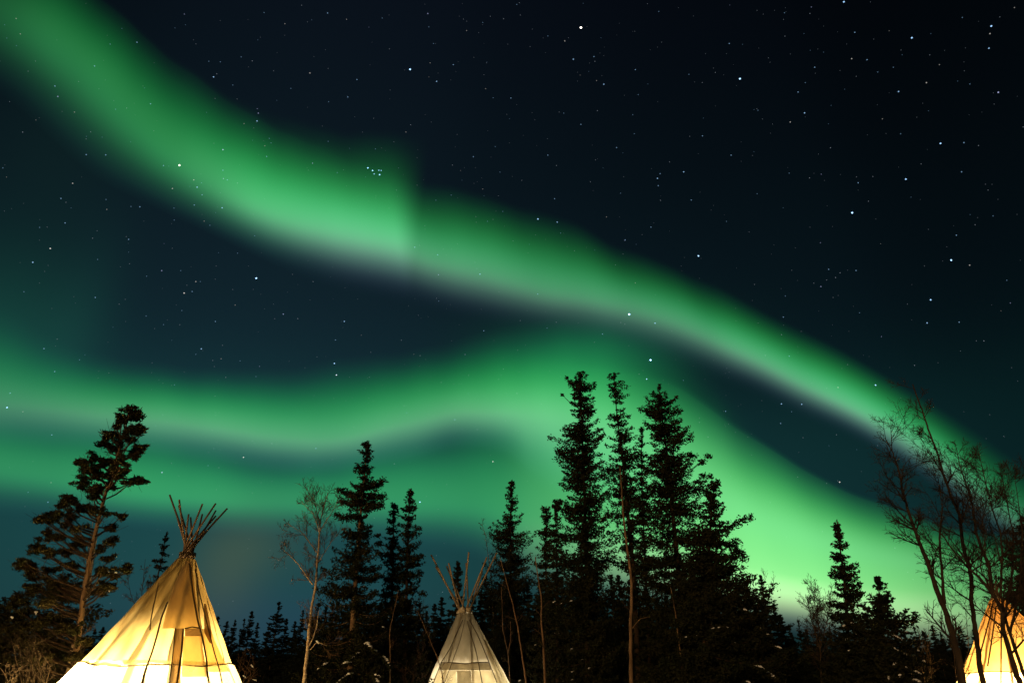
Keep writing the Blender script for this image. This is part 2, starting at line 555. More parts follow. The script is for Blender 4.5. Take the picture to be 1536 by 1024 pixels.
# ------------------------------------------------------------------ stars
def star_field():
    rng = np.random.default_rng(5)
    S = []      # px, py, size in picture units, colour, strength
    A1 = [(62, 72, 2), (78, 131, 2), (26, 147, 1), (63, 176, 1), (18, 96, 1), (423, 170, 2), (468, 110, 1), (526, 163, 3), (363, 254, 3), (708, 55, 2),
          (672, 108, 1), (712, 96, 1), (211, 331, 3), (222, 371, 3), (286, 431, 2), (138, 461, 1), (444, 420, 2), (578, 399, 3), (331, 594, 3),
          (406, 595, 3), (392, 527, 1), (502, 545, 1), (689, 635, 6), (628, 636, 3), (648, 638, 1), (279, 704, 3), (234, 762, 3), (662, 724, 3),
          (744, 691, 3), (757, 719, 4), (774, 702, 2), (776, 748, 3), (729, 716, 1), (746, 787, 3), (668, 799, 2), (407, 766, 2), (410, 804, 2),
          (503, 793, 2), (537, 794, 3), (250, 856, 3), (152, 873, 2), (193, 954, 4), (126, 1007, 4), (11, 645, 2), (25, 680, 1), (273, 798, 1),
          (494, 919, 3), (494, 968, 1), (375, 996, 2), (630, 935, 1), (669, 845, 2), (784, 849, 2), (806, 865, 2), (856, 575, 4), (856, 654, 3),
          (858, 686, 3), (873, 691, 3), (853, 798, 4), (828, 816, 1), (839, 970, 1), (912, 972, 2), (978, 905, 2), (894, 327, 2), (820, 296, 4),
          (802, 236, 2), (846, 238, 2), (926, 219, 2), (1014, 49, 2), (1094, 92, 2), (1258, 51, 3), (990, 154, 1), (1190, 281, 3), (1117, 340, 2),
          (1063, 386, 1), (1262, 391, 2), (988, 418, 2), (992, 435, 3), (987, 465, 4), (937, 475, 2), (1034, 532, 2), (1041, 549, 2), (1017, 560, 2),
          (1024, 601, 3), (970, 539, 1), (1260, 543, 2), (1200, 627, 3), (1295, 663, 2), (555, 338, 1), (793, 432, 1), (1197, 77, 1), (332, 524, 1)]
    A2 = [(332, 53, 3), (20, 75, 2), (157, 70, 2), (106, 105, 1), (336, 104, 2), (481, 118, 2), (543, 87, 2), (674, 18, 2), (793, 139, 2), (858, 158, 3),
          (920, 107, 7), (929, 14, 1), (997, 146, 1), (1219, 45, 2), (891, 228, 4), (970, 218, 3), (354, 168, 2), (341, 242, 2), (430, 249, 3),
          (559, 239, 1), (264, 267, 6), (60, 306, 3), (25, 373, 3), (366, 313, 4), (336, 296, 1), (554, 341, 2), (583, 376, 2), (651, 377, 3),
          (1008, 324, 4), (980, 310, 2), (950, 275, 1), (917, 289, 1), (1129, 268, 3), (1140, 364, 2), (854, 435, 2), (920, 478, 3), (1119, 441, 2),
          (1125, 514, 2), (646, 456, 1), (591, 563, 2), (507, 602, 3), (793, 596, 3), (1057, 567, 3), (1081, 587, 1), (102, 645, 5), (120, 655, 5),
          (147, 671, 5), (126, 668, 4), (144, 654, 4), (153, 655, 4), (131, 572, 2), (248, 507, 2), (220, 645, 1), (93, 680, 1), (31, 570, 1),
          (609, 661, 2), (458, 655, 1), (463, 692, 1), (543, 726, 2), (422, 749, 2), (363, 769, 2), (548, 752, 1), (620, 812, 2), (561, 850, 2),
          (755, 841, 5), (819, 763, 3), (829, 853, 4), (842, 895, 2), (1018, 833, 2), (1189, 872, 3), (1090, 921, 3), (1224, 667, 3), (1214, 685, 4),
          (1217, 713, 3), (1072, 742, 2), (1005, 645, 1), (282, 949, 3), (369, 978, 3), (722, 938, 1), (1132, 938, 1), (973, 960, 1), (1177, 323, 1)]
    A3 = [(181, 20, 1), (391, 50, 2), (494, 28, 2), (619, 8, 5), (661, 125, 3), (466, 130, 1), (179, 168, 3), (230, 171, 1), (220, 303, 6),
          (649, 226, 3), (708, 230, 3), (507, 259, 3), (490, 194, 1), (541, 201, 1), (24, 286, 2), (471, 318, 2), (443, 354, 3), (622, 343, 1),
          (289, 424, 2), (274, 421, 1), (468, 434, 4), (413, 469, 3), (80, 454, 1), (76, 522, 3), (4, 660, 4), (186, 596, 3), (274, 583, 1),
          (409, 665, 2), (532, 669, 2), (674, 702, 3), (286, 744, 2), (33, 768, 3), (386, 798, 1), (168, 850, 2), (60, 982, 5), (651, 817, 6),
          (529, 932, 2), (760, 936, 1), (880, 146, 5), (1185, 101, 5), (1180, 130, 3), (1176, 186, 4), (1274, 30, 2), (1074, 68, 2), (793, 119, 1),
          (953, 130, 1), (843, 211, 1), (809, 259, 2), (749, 277, 2), (986, 249, 2), (936, 318, 3), (1056, 312, 1), (1103, 323, 2), (1212, 355, 4),
          (829, 352, 4), (767, 457, 2), (944, 426, 1), (837, 514, 2), (990, 551, 5), (1080, 548, 3), (1071, 660, 3), (857, 688, 5), (877, 757, 1),
          (1192, 829, 2), (1104, 824, 1), (1051, 903, 3), (1031, 998, 5), (1102, 1018, 3), (560, 476, 1), (570, 405, 1)]
    A4 = [(621, 15, 3), (694, 15, 2), (563, 36, 2), (752, 57, 3), (769, 57, 2), (984, 44, 6), (707, 101, 4), (738, 95, 3), (92, 96, 2), (366, 118, 3),
          (698, 168, 2), (903, 147, 2), (1088, 182, 3), (561, 189, 2), (628, 222, 2), (827, 210, 3), (434, 232, 1), (660, 282, 1), (773, 315, 4),
          (752, 336, 2), (169, 314, 3), (305, 357, 2), (326, 338, 1), (210, 402, 3), (849, 353, 2), (922, 361, 2), (1289, 281, 2), (1284, 371, 4),
          (1292, 415, 4), (997, 382, 2), (983, 421, 2), (670, 453, 2), (39, 485, 3), (27, 540, 5), (88, 556, 2), (199, 645, 3), (598, 610, 1),
          (935, 731, 4), (1213, 697, 3), (622, 789, 4), (799, 763, 2), (569, 838, 1), (184, 903, 3), (108, 865, 2), (196, 828, 2), (1178, 944, 2)]
    A5 = [(56, 275, 2), (265, 300, 4), (234, 363, 2), (323, 347, 1), (231, 443, 4), (238, 483, 4), (741, 332, 3), (677, 413, 2), (586, 141, 3), (728, 139, 4),
          (587, 231, 2), (925, 207, 3), (957, 323, 2), (1146, 343, 3), (1237, 276, 7), (1325, 306, 4), (1310, 432, 6), (1297, 496, 4), (502, 412, 1),
          (642, 635, 3), (772, 778, 4), (688, 546, 1), (478, 612, 2), (523, 916, 5), (1222, 24, 2), (1258, 169, 2), (585, 74, 2), (505, 48, 2)]
    A6 = [(191, 58, 5), (838, 69, 5), (524, 92, 3), (594, 95, 3), (504, 136, 3), (413, 160, 2), (603, 203, 2), (785, 170, 5), (776, 229, 4), (858, 227, 3),
          (659, 264, 2), (408, 214, 3), (423, 314, 3), (548, 394, 3), (644, 388, 5), (403, 436, 4), (455, 437, 4), (429, 456, 2), (401, 486, 3),
          (260, 455, 3), (152, 376, 2), (58, 373, 4), (68, 324, 6), (80, 230, 3), (552, 636, 4), (596, 553, 1), (525, 543, 1), (980, 120, 2),
          (989, 178, 2), (965, 198, 1)]
    for lst, ox, oy, k in ((A1, 0, 0, 2.56), (A2, 512, 0, 2.56), (A3, 1024, 0, 2.56), (A4, 0, 400, 2.56), (A5, 400, 350, 2.275), (A6, 936, 350, 1.7067)):
        for x, y, m in lst:
            S.append((ox + x / k, oy + y / k, m))
    dirs, sz, cols = [], [], []
    for x, y, m in S:
        d = Vector(ray(x, y)).normalized()
        dirs.append(d)
        sz.append((.42, .50, .58, .66, .78, .95, 1.15)[m - 1])
        i = (.06, .11, .20, .38, .70, 1.3, 2.2)[m - 1]
        w = rng.random()
        c = (.36, .64, 1.0) if w < .75 else ((1, .93, .85) if w < .93 else (.55, .60, 1.0))
        if 548 < x < 575 and 248 < y < 264:
            c, i = (.30, .66, 1.0), i * 1.5
        cols.append([i * k for k in c])
    for k in range(5200):               # the dust of faint stars, over the whole upper sky
        z = rng.uniform(.03, 1)
        a = rng.uniform(0, 2 * math.pi)
        q = math.sqrt(1 - z * z)
        dirs.append(Vector((q * math.cos(a), q * math.sin(a), z)))
        sz.append(rng.uniform(.30, .46))
        i = .028 + .10 * rng.random() ** 4
        cols.append([i * .75, i * .85, i])
    mb = MB()
    RAD = 4000.0
    vc = []
    O = np.array([(1, 0, 0), (-1, 0, 0), (0, 1, 0), (0, -1, 0), (0, 0, 1), (0, 0, -1)], float)
    T = [(0, 2, 4), (2, 1, 4), (1, 3, 4), (3, 0, 4), (2, 0, 5), (1, 2, 5), (3, 1, 5), (0, 3, 5)]
    for d, s, c in zip(dirs, sz, cols):
        r = s * RAD / FPX * 1.5
        mb.add(O * r + np.array(d) * RAD + np.array([0, 0, EYE]), T)
        vc += [(*c, 1.0)] * 6
    m = bpy.data.materials.new('starlight')
    m.use_nodes = True
    n = m.node_tree
    n.nodes.clear()
    at_ = n.nodes.new('ShaderNodeAttribute')
    at_.attribute_name = 'glow'
    em = n.nodes.new('ShaderNodeEmission')
    em.inputs['Strength'].default_value = 1.0
    tr = n.nodes.new('ShaderNodeBsdfTransparent')
    ad = n.nodes.new('ShaderNodeAddShader')
    o_ = n.nodes.new('ShaderNodeOutputMaterial')
    n.links.new(at_.outputs['Color'], em.inputs['Color'])
    n.links.new(em.outputs[0], ad.inputs[0])
    n.links.new(tr.outputs[0], ad.inputs[1])
    n.links.new(ad.outputs[0], o_.inputs['Surface'])
    m.cycles.emission_sampling = 'NONE'
    o = mb.build('stars', m)
    o.data.materials[0].use_backface_culling = False
    ca = o.data.color_attributes.new('glow', 'FLOAT_COLOR', 'POINT')
    ca.data.foreach_set('color', np.array(vc, dtype=np.float32).ravel())
    tag(o, 'white and bluish stars scattered over the dark sky and aurora', 'stars', kind='stuff')


star_field()


# ------------------------------------------------------------------ snow ground
def ground():
    rng = np.random.default_rng(2)
    n = 160
    g = np.linspace(-1, 1, n)
    g = np.sign(g) * (np.abs(g) ** 2.6) * 2600
    X, Y = np.meshgrid(g, g)
    Z = .05 * np.sin(X * .31 + 1) * np.cos(Y * .23) + .035 * np.sin(X * .9 + Y * .7) + rng.normal(0, .012, X.shape)
    far = np.clip((np.hypot(X, Y) - 90) / 500, 0, 1)
    Z = Z * (1 - far) - .02
    v = np.stack([X, Y, Z], -1).reshape(-1, 3)
    i, j = np.meshgrid(np.arange(n - 1), np.arange(n - 1), indexing='ij')
    a = (i * n + j).ravel()
    t = np.concatenate([np.stack([a, a + 1, a + n + 1], -1), np.stack([a, a + n + 1, a + n], -1)])
    mb = MB()
    mb.add(v, t)
    o = mb.build('snow_ground', MT['snow'], smooth=True)
    o['kind'] = 'structure'
    mb = MB()
    th = np.linspace(math.radians(-60), math.radians(60), 90)
    v, t = [], []
    for k, a in enumerate(th):          # low wooded rise far beyond the camp
        h = 72 + 9 * math.sin(a * 5 + 1) + 5 * math.sin(a * 13) + 2 * math.sin(a * 61) + 1.5 * math.sin(a * 143)
        for r_, z in ((900, -2), (1100, h * .8), (1300, h), (1500, -2)):
            v.append((math.sin(a) * r_, math.cos(a) * r_, z))
        if k:
            for q in range(3):
                p0 = (k - 1) * 4 + q
                t += [(p0, p0 + 4, p0 + 5), (p0, p0 + 5, p0 + 1)]
    mb.add(v, t)
    o = mb.build('hills', MT['far'], smooth=True)
    o['kind'] = 'structure'


ground()


# ------------------------------------------------------------------ tipis
class Cone:
    def __init__(s, apex, base, Rb, rt):
        s.a, s.b, s.R, s.rt, s.h = Vector(apex), Vector(base), Rb, rt, apex[2]

    def c(s, z):
        return s.b + (s.a - s.b) * (z / s.h)

    def r(s, z):
        return s.R + (s.rt - s.R) * z / s.h

    def hit(s, px, py, off=0.0):
        """where the sight line through that place meets the cone's front"""
        d = Vector(ray(px, py))
        kx, ky = (s.a.x - s.b.x) / s.h, (s.a.y - s.b.y) / s.h
        m = (s.rt - s.R) / s.h
        z0 = EYE
        X0, X1 = 0 - s.b.x - kx * z0, d.x - kx * d.z
        Y0, Y1 = 0 - s.b.y - ky * z0, d.y - ky * d.z
        Q0, Q1 = s.R + off + m * z0, m * d.z
        A_ = X1 * X1 + Y1 * Y1 - Q1 * Q1
        B_ = 2 * (X0 * X1 + Y0 * Y1 - Q0 * Q1)
        C_ = X0 * X0 + Y0 * Y0 - Q0 * Q0
        D_ = max(B_ * B_ - 4 * A_ * C_, 0)
        t = (-B_ - math.sqrt(D_)) / (2 * A_)
        return Vector((d.x * t, d.y * t, EYE + d.z * t))


def gores(cone, z0, z1, npole, phase, sag, off=0.0, flare=0.0, hem=None, nz=26, sub=7, rng=None, th0=0, th1=2 * math.pi):
    """cloth stretched over the poles: a slack panel between each two of them"""
    nth = npole * sub
    full = abs(th1 - th0 - 2 * math.pi) < 1e-6
    v, t = [], []
    for j in range(nz + 1):
        f = j / nz
        for i in range(nth + (0 if full else 1)):
            u = i / nth
            th = th0 + (th1 - th0) * u + phase
            zz0 = z0 + (hem(th) if hem else 0)
            z = zz0 + (z1 - zz0) * f
            g = (u * npole) % 1.0
            slack = math.sin(math.pi * g)
            r = cone.r(z) * (1 - sag * slack * (1 - .3 * f)) + off + flare * (1 - z / z1 if z1 else 0)
            r += .012 * math.sin(th * 31 + z * 3.1) * slack + .010 * math.sin(z * 7 + th * 9)
            c = cone.c(z)
            v.append((c.x + r * math.cos(th), c.y + r * math.sin(th), z))
    w = nth if full else nth + 1
    for j in range(nz):
        for i in range(nth):
            i2 = (i + 1) % w
            a, b = j * w + i, j * w + i2
            t += [(a, b, b + w), (a, b + w, a + w)]
    mb = MB()
    mb.add(v, t)
    return mb


def patch(cone, rows, off=.035, nx=10, wob=.008):
    """cloth sewn on: rows of (py, px_left, px_right)"""
    ys = np.linspace(rows[0][0], rows[-1][0], 16)
    P = np.array(rows, float)
    L_ = np.interp(ys, P[:, 0], P[:, 1])
    R_ = np.interp(ys, P[:, 0], P[:, 2])
    v, t = [], []
    for j, y in enumerate(ys):
        for i in range(nx + 1):
            x = L_[j] + (R_[j] - L_[j]) * i / nx
            v.append(tuple(cone.hit(x, y, off + wob * math.sin(i * 1.3 + j * .7))))
    for j in range(15):
        for i in range(nx):
            a = j * (nx + 1) + i
            t += [(a, a + 1, a + nx + 2), (a, a + nx + 2, a + nx + 1)]
    mb = MB()
    mb.add(v, t)
    return mb


def cord(cone, pts, r=.02, off=.03):
    P = [cone.hit(x, y, off) for x, y in pts]
    mb = MB()
    mb.tube(polyline(P, max(8, len(P) * 4)), r, 6)
    return mb


def make_tipi(label, apex, base, Rb, rt, npole, phase, zs, mats, tips, lamp, tip_r, hem, flare, pole_mat, extra=None, sag=.035, cross=.4):
    root = empty('tipi', (base[0], base[1], 0), label, 'tipi', 'tipis lit up in the snow camp')
    org = Vector((base[0], base[1], 0))
    cone = Cone(apex, base, Rb, rt)
    ctop = apex[2] - .12
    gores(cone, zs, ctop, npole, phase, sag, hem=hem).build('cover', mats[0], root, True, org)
    top_of_skirt = lambda th: 0
    gores(cone, 0.0, zs + .02, npole, phase, sag, off=.05, flare=flare, nz=10).build('skirt', mats[1], root, True, org)
    # hem roped down where the cover meets the skirt
    mb = MB()
    P = []
    for k in range(npole * 7 + 1):
        th = phase + 2 * math.pi * k / (npole * 7)
        z = zs + hem(th) + .01
        g = (k / 7) % 1.0
        r = cone.r(z) * (1 - sag * math.sin(math.pi * g)) + .062 + flare * .0
        c = cone.c(z)
        P.append((c.x + r * math.cos(th), c.y + r * math.sin(th), z))
    mb.tube(P, .022, 6, cap=False)
    mb.build('hem_rope', MT['rope'], root, False, org)
    # poles
    rng = np.random.default_rng(npole)
    tie = Vector((apex[0], apex[1], apex[2] + .05))
    for k in range(npole):
        th = phase + 2 * math.pi * k / npole
        r = cone.R - .10
        b = Vector((base[0] + r * math.cos(th), base[1] + r * math.sin(th), 0.0))
        q = tie + Vector((-math.sin(th), math.cos(th), 0)) * rt * .62 + Vector((math.cos(th), math.sin(th), 0)) * rt * cross
        d = (q - b)
        ln = tips[k % len(tips)]
        e = q + d.normalized() * ln
        mid = [b + (e - b) * f for f in np.linspace(0, 1, 9)]
        for f, p in zip(np.linspace(0, 1, 9), mid):
            p += Vector((rng.normal(0, .006), rng.normal(0, .006), 0)) * (1 if 0 < f < 1 else 0)
        mb = MB()
        mb.tube(mid, np.linspace(.058, tip_r, 9), 7)
        mb.build('pole', pole_mat, root, True, org)
    if extra:
        extra(cone, root, org)
    lt = bpy.data.lights.new('lantern', 'POINT')
    lt.energy = lamp[3]
    lt.color = lamp[4]
    lt.shadow_soft_size = lamp[5]
    lo = bpy.data.objects.new('lantern', lt)
    lo.location = Vector(lamp[:3]) - org
    COL.objects.link(lo)
    lo.parent = root
    return root


CAN = dict(
    cover=canvas_mat('canvas_cover', (.52, .46, .30), (.95, .80, .43), .70, top_dim=(2.75, 4.4, (.17, .14, .095))),  # fading of the lamplight up the cover is painted into its colours
    skirt=canvas_mat('canvas_skirt', (.74, .70, .56), (.97, .93, .74), .75, streak=.1),
    liner=canvas_mat('canvas_doubled', (.55, .42, .22), (.84, .64, .34), .60),
    liner2=canvas_mat('canvas_doubled_dark', (.34, .24, .13), (.45, .30, .15), .35),
    cover2=canvas_mat('khaki_canvas', (.54, .50, .38), (.56, .50, .36), .30, streak=.4),
    under2=canvas_mat('pale_canvas_cover', (.66, .60, .46), (.85, .76, .54), .5, top_dim=(2.9, 3.7, (.26, .235, .19)), streak=.3),  # darker upper part stands for two layers of cloth
    skirt2=canvas_mat('pale_canvas', (.80, .74, .60), (.90, .84, .66), .55),
    cover3=canvas_mat('orange_canvas', (.70, .52, .28), (.86, .60, .27), .55, top_dim=(3.5, 5.8, (.8, .6, .4))),
)


def z5(x, y):
    return 70 + x / 3.483, 730 + y / 3.483


def tipi_one():
    Y = 24.0
    apex = tuple(at(281, 833, Y))
    l, r = at(100, 1024, Y), at(354, 1024, Y)
    z = l.z
    c, w = (l.x + r.x) / 2, (r.x - l.x) / 2
    rt = .22
    k = apex[2] / (apex[2] - z)
    Rb = rt + (w - .12 - rt) * k
    bx = apex[0] + (c - apex[0]) * k
    n = 13

    def hem(th):
        return .035 * math.sin(th * 5 + 1) - .16 * max(0, math.cos(th + 1.35)) ** 2

    def extra(cone, root, org):
        P = lambda s: [z5(*p) for p in s]

        def Z(rows):
            return [(730 + y / 3.483, 70 + a / 3.483, 70 + b / 3.483) for y, a, b in rows]
        patch(cone, Z([(385, 725, 755), (480, 680, 768), (560, 650, 778), (640, 628, 790), (700, 614, 800), (738, 604, 812)]), .03).build(
            'smoke_flap', CAN['liner'], root, True, org)
        patch(cone, Z([(738, 672, 712), (850, 660, 706), (950, 648, 702), (1040, 636, 694)]), .035).build('door_post_flap', CAN['liner2'], root, True, org)
        patch(cone, Z([(738, 722, 800), (778, 722, 806)]), .055).build('door_valance', CAN['liner2'], root, True, org)
        patch(cone, Z([(778, 716, 808), (850, 712, 818), (920, 708, 830), (992, 704, 842)]), .03).build('door_flap', CAN['liner'], root, True, org)
        patch(cone, Z([(740, 812, 858), (800, 815, 878), (880, 828, 915), (965, 845, 950)]), .028).build('side_patch', CAN['liner'], root, True, org)
        patch(cone, Z([(610, 822, 832), (700, 822, 852), (760, 824, 862), (815, 852, 860)]), .05, nx=4).build('wind_flap', CAN['liner2'], root, True, org)
        for s, rr in (([(586, 500), (560, 610), (545, 690), (540, 745)], .018),
                      ([(632, 600), (600, 680), (575, 780), (548, 870), (520, 945)], .026),
                      ([(520, 945), (508, 985), (495, 1040)], .034),
                      ([(745, 400), (765, 560), (790, 700), (815, 790), (835, 900), (842, 1000), (848, 1040)], .028),
                      ([(775, 430), (800, 560), (840, 720), (875, 860), (905, 960), (920, 1040)], .02),
                      ([(714, 740), (705, 860), (690, 960), (678, 1040)], .03),
                      ([(722, 738), (760, 730), (800, 736)], .02),
                      ([(672, 738), (662, 850), (650, 950), (640, 1030)], .016)):
            cord(cone, P(s), rr, .06).build('seam_cord', MT['rope'], root, True, org)
        # lashing round the crossing of the poles
        mb = MB()
        for q in range(3):
            mb.tube([(apex[0] + .25 * math.cos(a), apex[1] + .25 * math.sin(a), apex[2] - .02 + .05 * q) for a in np.linspace(0, 2 * math.pi, 15)], .022, 6, cap=False)
        mb.build('lashing', MT['rope'], root, True, org)

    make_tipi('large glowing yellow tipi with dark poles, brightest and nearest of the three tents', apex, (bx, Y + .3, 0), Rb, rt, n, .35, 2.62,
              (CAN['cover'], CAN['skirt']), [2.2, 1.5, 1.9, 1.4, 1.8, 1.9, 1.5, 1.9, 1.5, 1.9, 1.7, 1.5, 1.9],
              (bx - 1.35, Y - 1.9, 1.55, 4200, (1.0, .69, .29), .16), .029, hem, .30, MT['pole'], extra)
    return Rb, bx


def tipi_two():
    Y = 40.0
    apex = tuple(at(697, 916, Y))
    l, r = at(641, 1024, Y), at(765, 1024, Y)
    z = l.z
    c, w = (l.x + r.x) / 2, (r.x - l.x) / 2
    rt = .34
    k = apex[2] / (apex[2] - z)
    Rb = rt + (w - rt) * k
    bx = apex[0] + (c - apex[0]) * k

    def q(x, y):
        return 610 + x / 4.574, 800 + y / 4.574

    def extra(cone, root, org):
        def Z(rows):
            return [(800 + y / 4.574, 610 + a / 4.574, 610 + b / 4.574) for y, a, b in rows]
        patch(cone, Z([(885, 232, 565), (935, 215, 585)]), .04).build('door_lintel_flap', CAN['cover2'], root, True, org)
        patch(cone, Z([(937, 345, 440), (1040, 345, 448)]), .045).build('door_flap', CAN['cover2'], root, True, org)
        patch(cone, Z([(937, 212, 342), (1040, 165, 342)]), .02).build('side_panel', CAN['skirt2'], root, True, org)
        patch(cone, Z([(937, 443, 590), (1040, 450, 640)]), .02).build('side_panel', CAN['skirt2'], root, True, org)
        patch(cone, Z([(722, 528, 540), (820, 552, 590), (930, 590, 652), (1040, 634, 705)]), .03, nx=5).build('side_panel', CAN['skirt2'], root, True, org)
        for s, rr in (([(385, 590), (345, 680), (290, 800), (235, 885), (180, 1030)], .020),
                      ([(400, 590), (370, 720), (320, 860), (255, 1030)], .016),
                      ([(415, 600), (445, 700), (480, 820), (520, 1030)], .024),
                      ([(430, 590), (490, 700), (545, 830), (620, 1020)], .024),
                      ([(232, 884), (330, 884), (400, 892), (470, 882), (565, 880)], .024),
                      ([(530, 725), (600, 870), (655, 980)], .012)):
            cord(cone, [q(*p) for p in s], rr, .06).build('seam_cord', MT['rope'], root, True, org)
        mb = MB()
        rng = np.random.default_rng(3)
        v0 = cone.hit(*q(382, 532), .05)
        mb.blob(v0, (.26, .24, .24), rng)
        mb.blob(cone.hit(*q(425, 528), .03), (.20, .2, .17), rng)
        for a in np.linspace(0, 2 * math.pi, 9)[:-1]:
            mb.blob((apex[0] + .30 * math.cos(a), apex[1] + .30 * math.sin(a), apex[2] - .08), (.17, .17, .14), rng)
        mb.build('tied_cloth_knot', MT['knot'], root, True, org)

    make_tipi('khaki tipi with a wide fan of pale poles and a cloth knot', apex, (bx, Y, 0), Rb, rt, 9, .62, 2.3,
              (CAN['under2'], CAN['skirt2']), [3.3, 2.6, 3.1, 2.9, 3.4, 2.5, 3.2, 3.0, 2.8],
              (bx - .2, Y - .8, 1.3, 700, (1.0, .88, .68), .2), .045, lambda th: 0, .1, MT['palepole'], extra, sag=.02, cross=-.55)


def tipi_three():
    Y = 34.4
    apex = tuple(at(1494, 895, Y))
    l = at(1449, 1024, Y)
    z = l.z
    rt = .22
    slope = 0.72
    w = (apex[2] - z) * slope
    k = apex[2] / (apex[2] - z)
    Rb = rt + (w - rt) * k
    c = l.x + w
    bx = apex[0] + (c - apex[0]) * k

    def extra(cone, root, org):
        s = lambda x, y: (1380 + x / 5.564, 840 + y / 5.564)
        for pts, rr in (([(612, 330), (590, 450), (550, 600), (505, 770)], .03),
                        ([(635, 380), (620, 520), (590, 720), (565, 880)], .03),
                        ([(680, 380), (678, 600), (676, 880), (676, 1030)], .03),
                        ([(540, 560), (600, 700), (660, 660)], .014)):
            cord(cone, [s(*p) for p in pts], rr, .05).build('seam_cord', MT['rope'], root, True, org)

    make_tipi('orange glowing tipi half hidden behind bare trees at the right edge', apex, (bx, Y, 0), Rb, rt, 13, .1, 2.72,
              (CAN['cover3'], CAN['skirt']), [.9, .6, .8, .7], (bx - .9, Y - 1.4, 1.3, 2200, (1.0, .62, .22), .16), .026,
              lambda th: .03 * math.sin(th * 4), .2, MT['pole'], extra)


tipi_one()
tipi_two()
tipi_three()

#@@PART3


# ------------------------------------------------------------------ trees
def spine_world(sp, Y):
    """trunk line, top first; carried on down to the snow"""
    P = [at(x, y, Y) for x, y in sp]
    a, b = P[-2], P[-1]
    if b.z > 0.02:
        k = b.z / max(a.z - b.z, .3)
        d = (b - a) * k * .6
        P.append(Vector((b.x + d.x, Y, 0.0)))
        P[-1].z = -.05
    return P


def add_snow(root, org, spots, Y, seed, front=.5, bough=None, trunk_x=None):
    """snow lying along drooping boughs; bough collects the twigs and needles that carry it"""
    rng = np.random.default_rng(seed + 77)
    mb = MB()
    for sp_ in spots:
        x, y, r = sp_[:3]
        yy = Y - (sp_[3] if len(sp_) > 3 else rng.uniform(.3, 1.1) * front)
        p = at(x, y, yy)
        m = mpp(x, y, yy) * r * .80
        sd = 1 if (trunk_x is None or p.x > trunk_x) else -1
        d = Vector((sd * rng.uniform(.5, 1), -rng.uniform(.2, .8), -rng.uniform(.15, .6))).normalized()
        L_ = m * rng.uniform(2.2, 4.2)
        n = 6
        for q in range(n):
            f = q / (n - 1) - .5
            w = m * (1 - 1.2 * abs(f)) * rng.uniform(.55, 1.05)
            c = p + d * L_ * f + Vector((0, 0, -.25 * m * f * f * 4 + rng.normal(0, m * .06)))
            mb.blob(c, (w * rng.uniform(.8, 1.2), w * rng.uniform(.6, .9), w * rng.uniform(.5, .8)), rng)
        if bough is not None:
            C = np.array([tuple(p + d * L_ * f) for f in np.linspace(-.9, .75, 40)])
            C = np.repeat(C, 5, axis=0)
            bough.tufts(C + rng.normal(size=C.shape) * np.array([m * .5, m * .6, m * .22]) + np.array([0, 0, -m * .55]), .12, rng)
    mb.build('snow_clumps', MT['snow'], root, True, org)


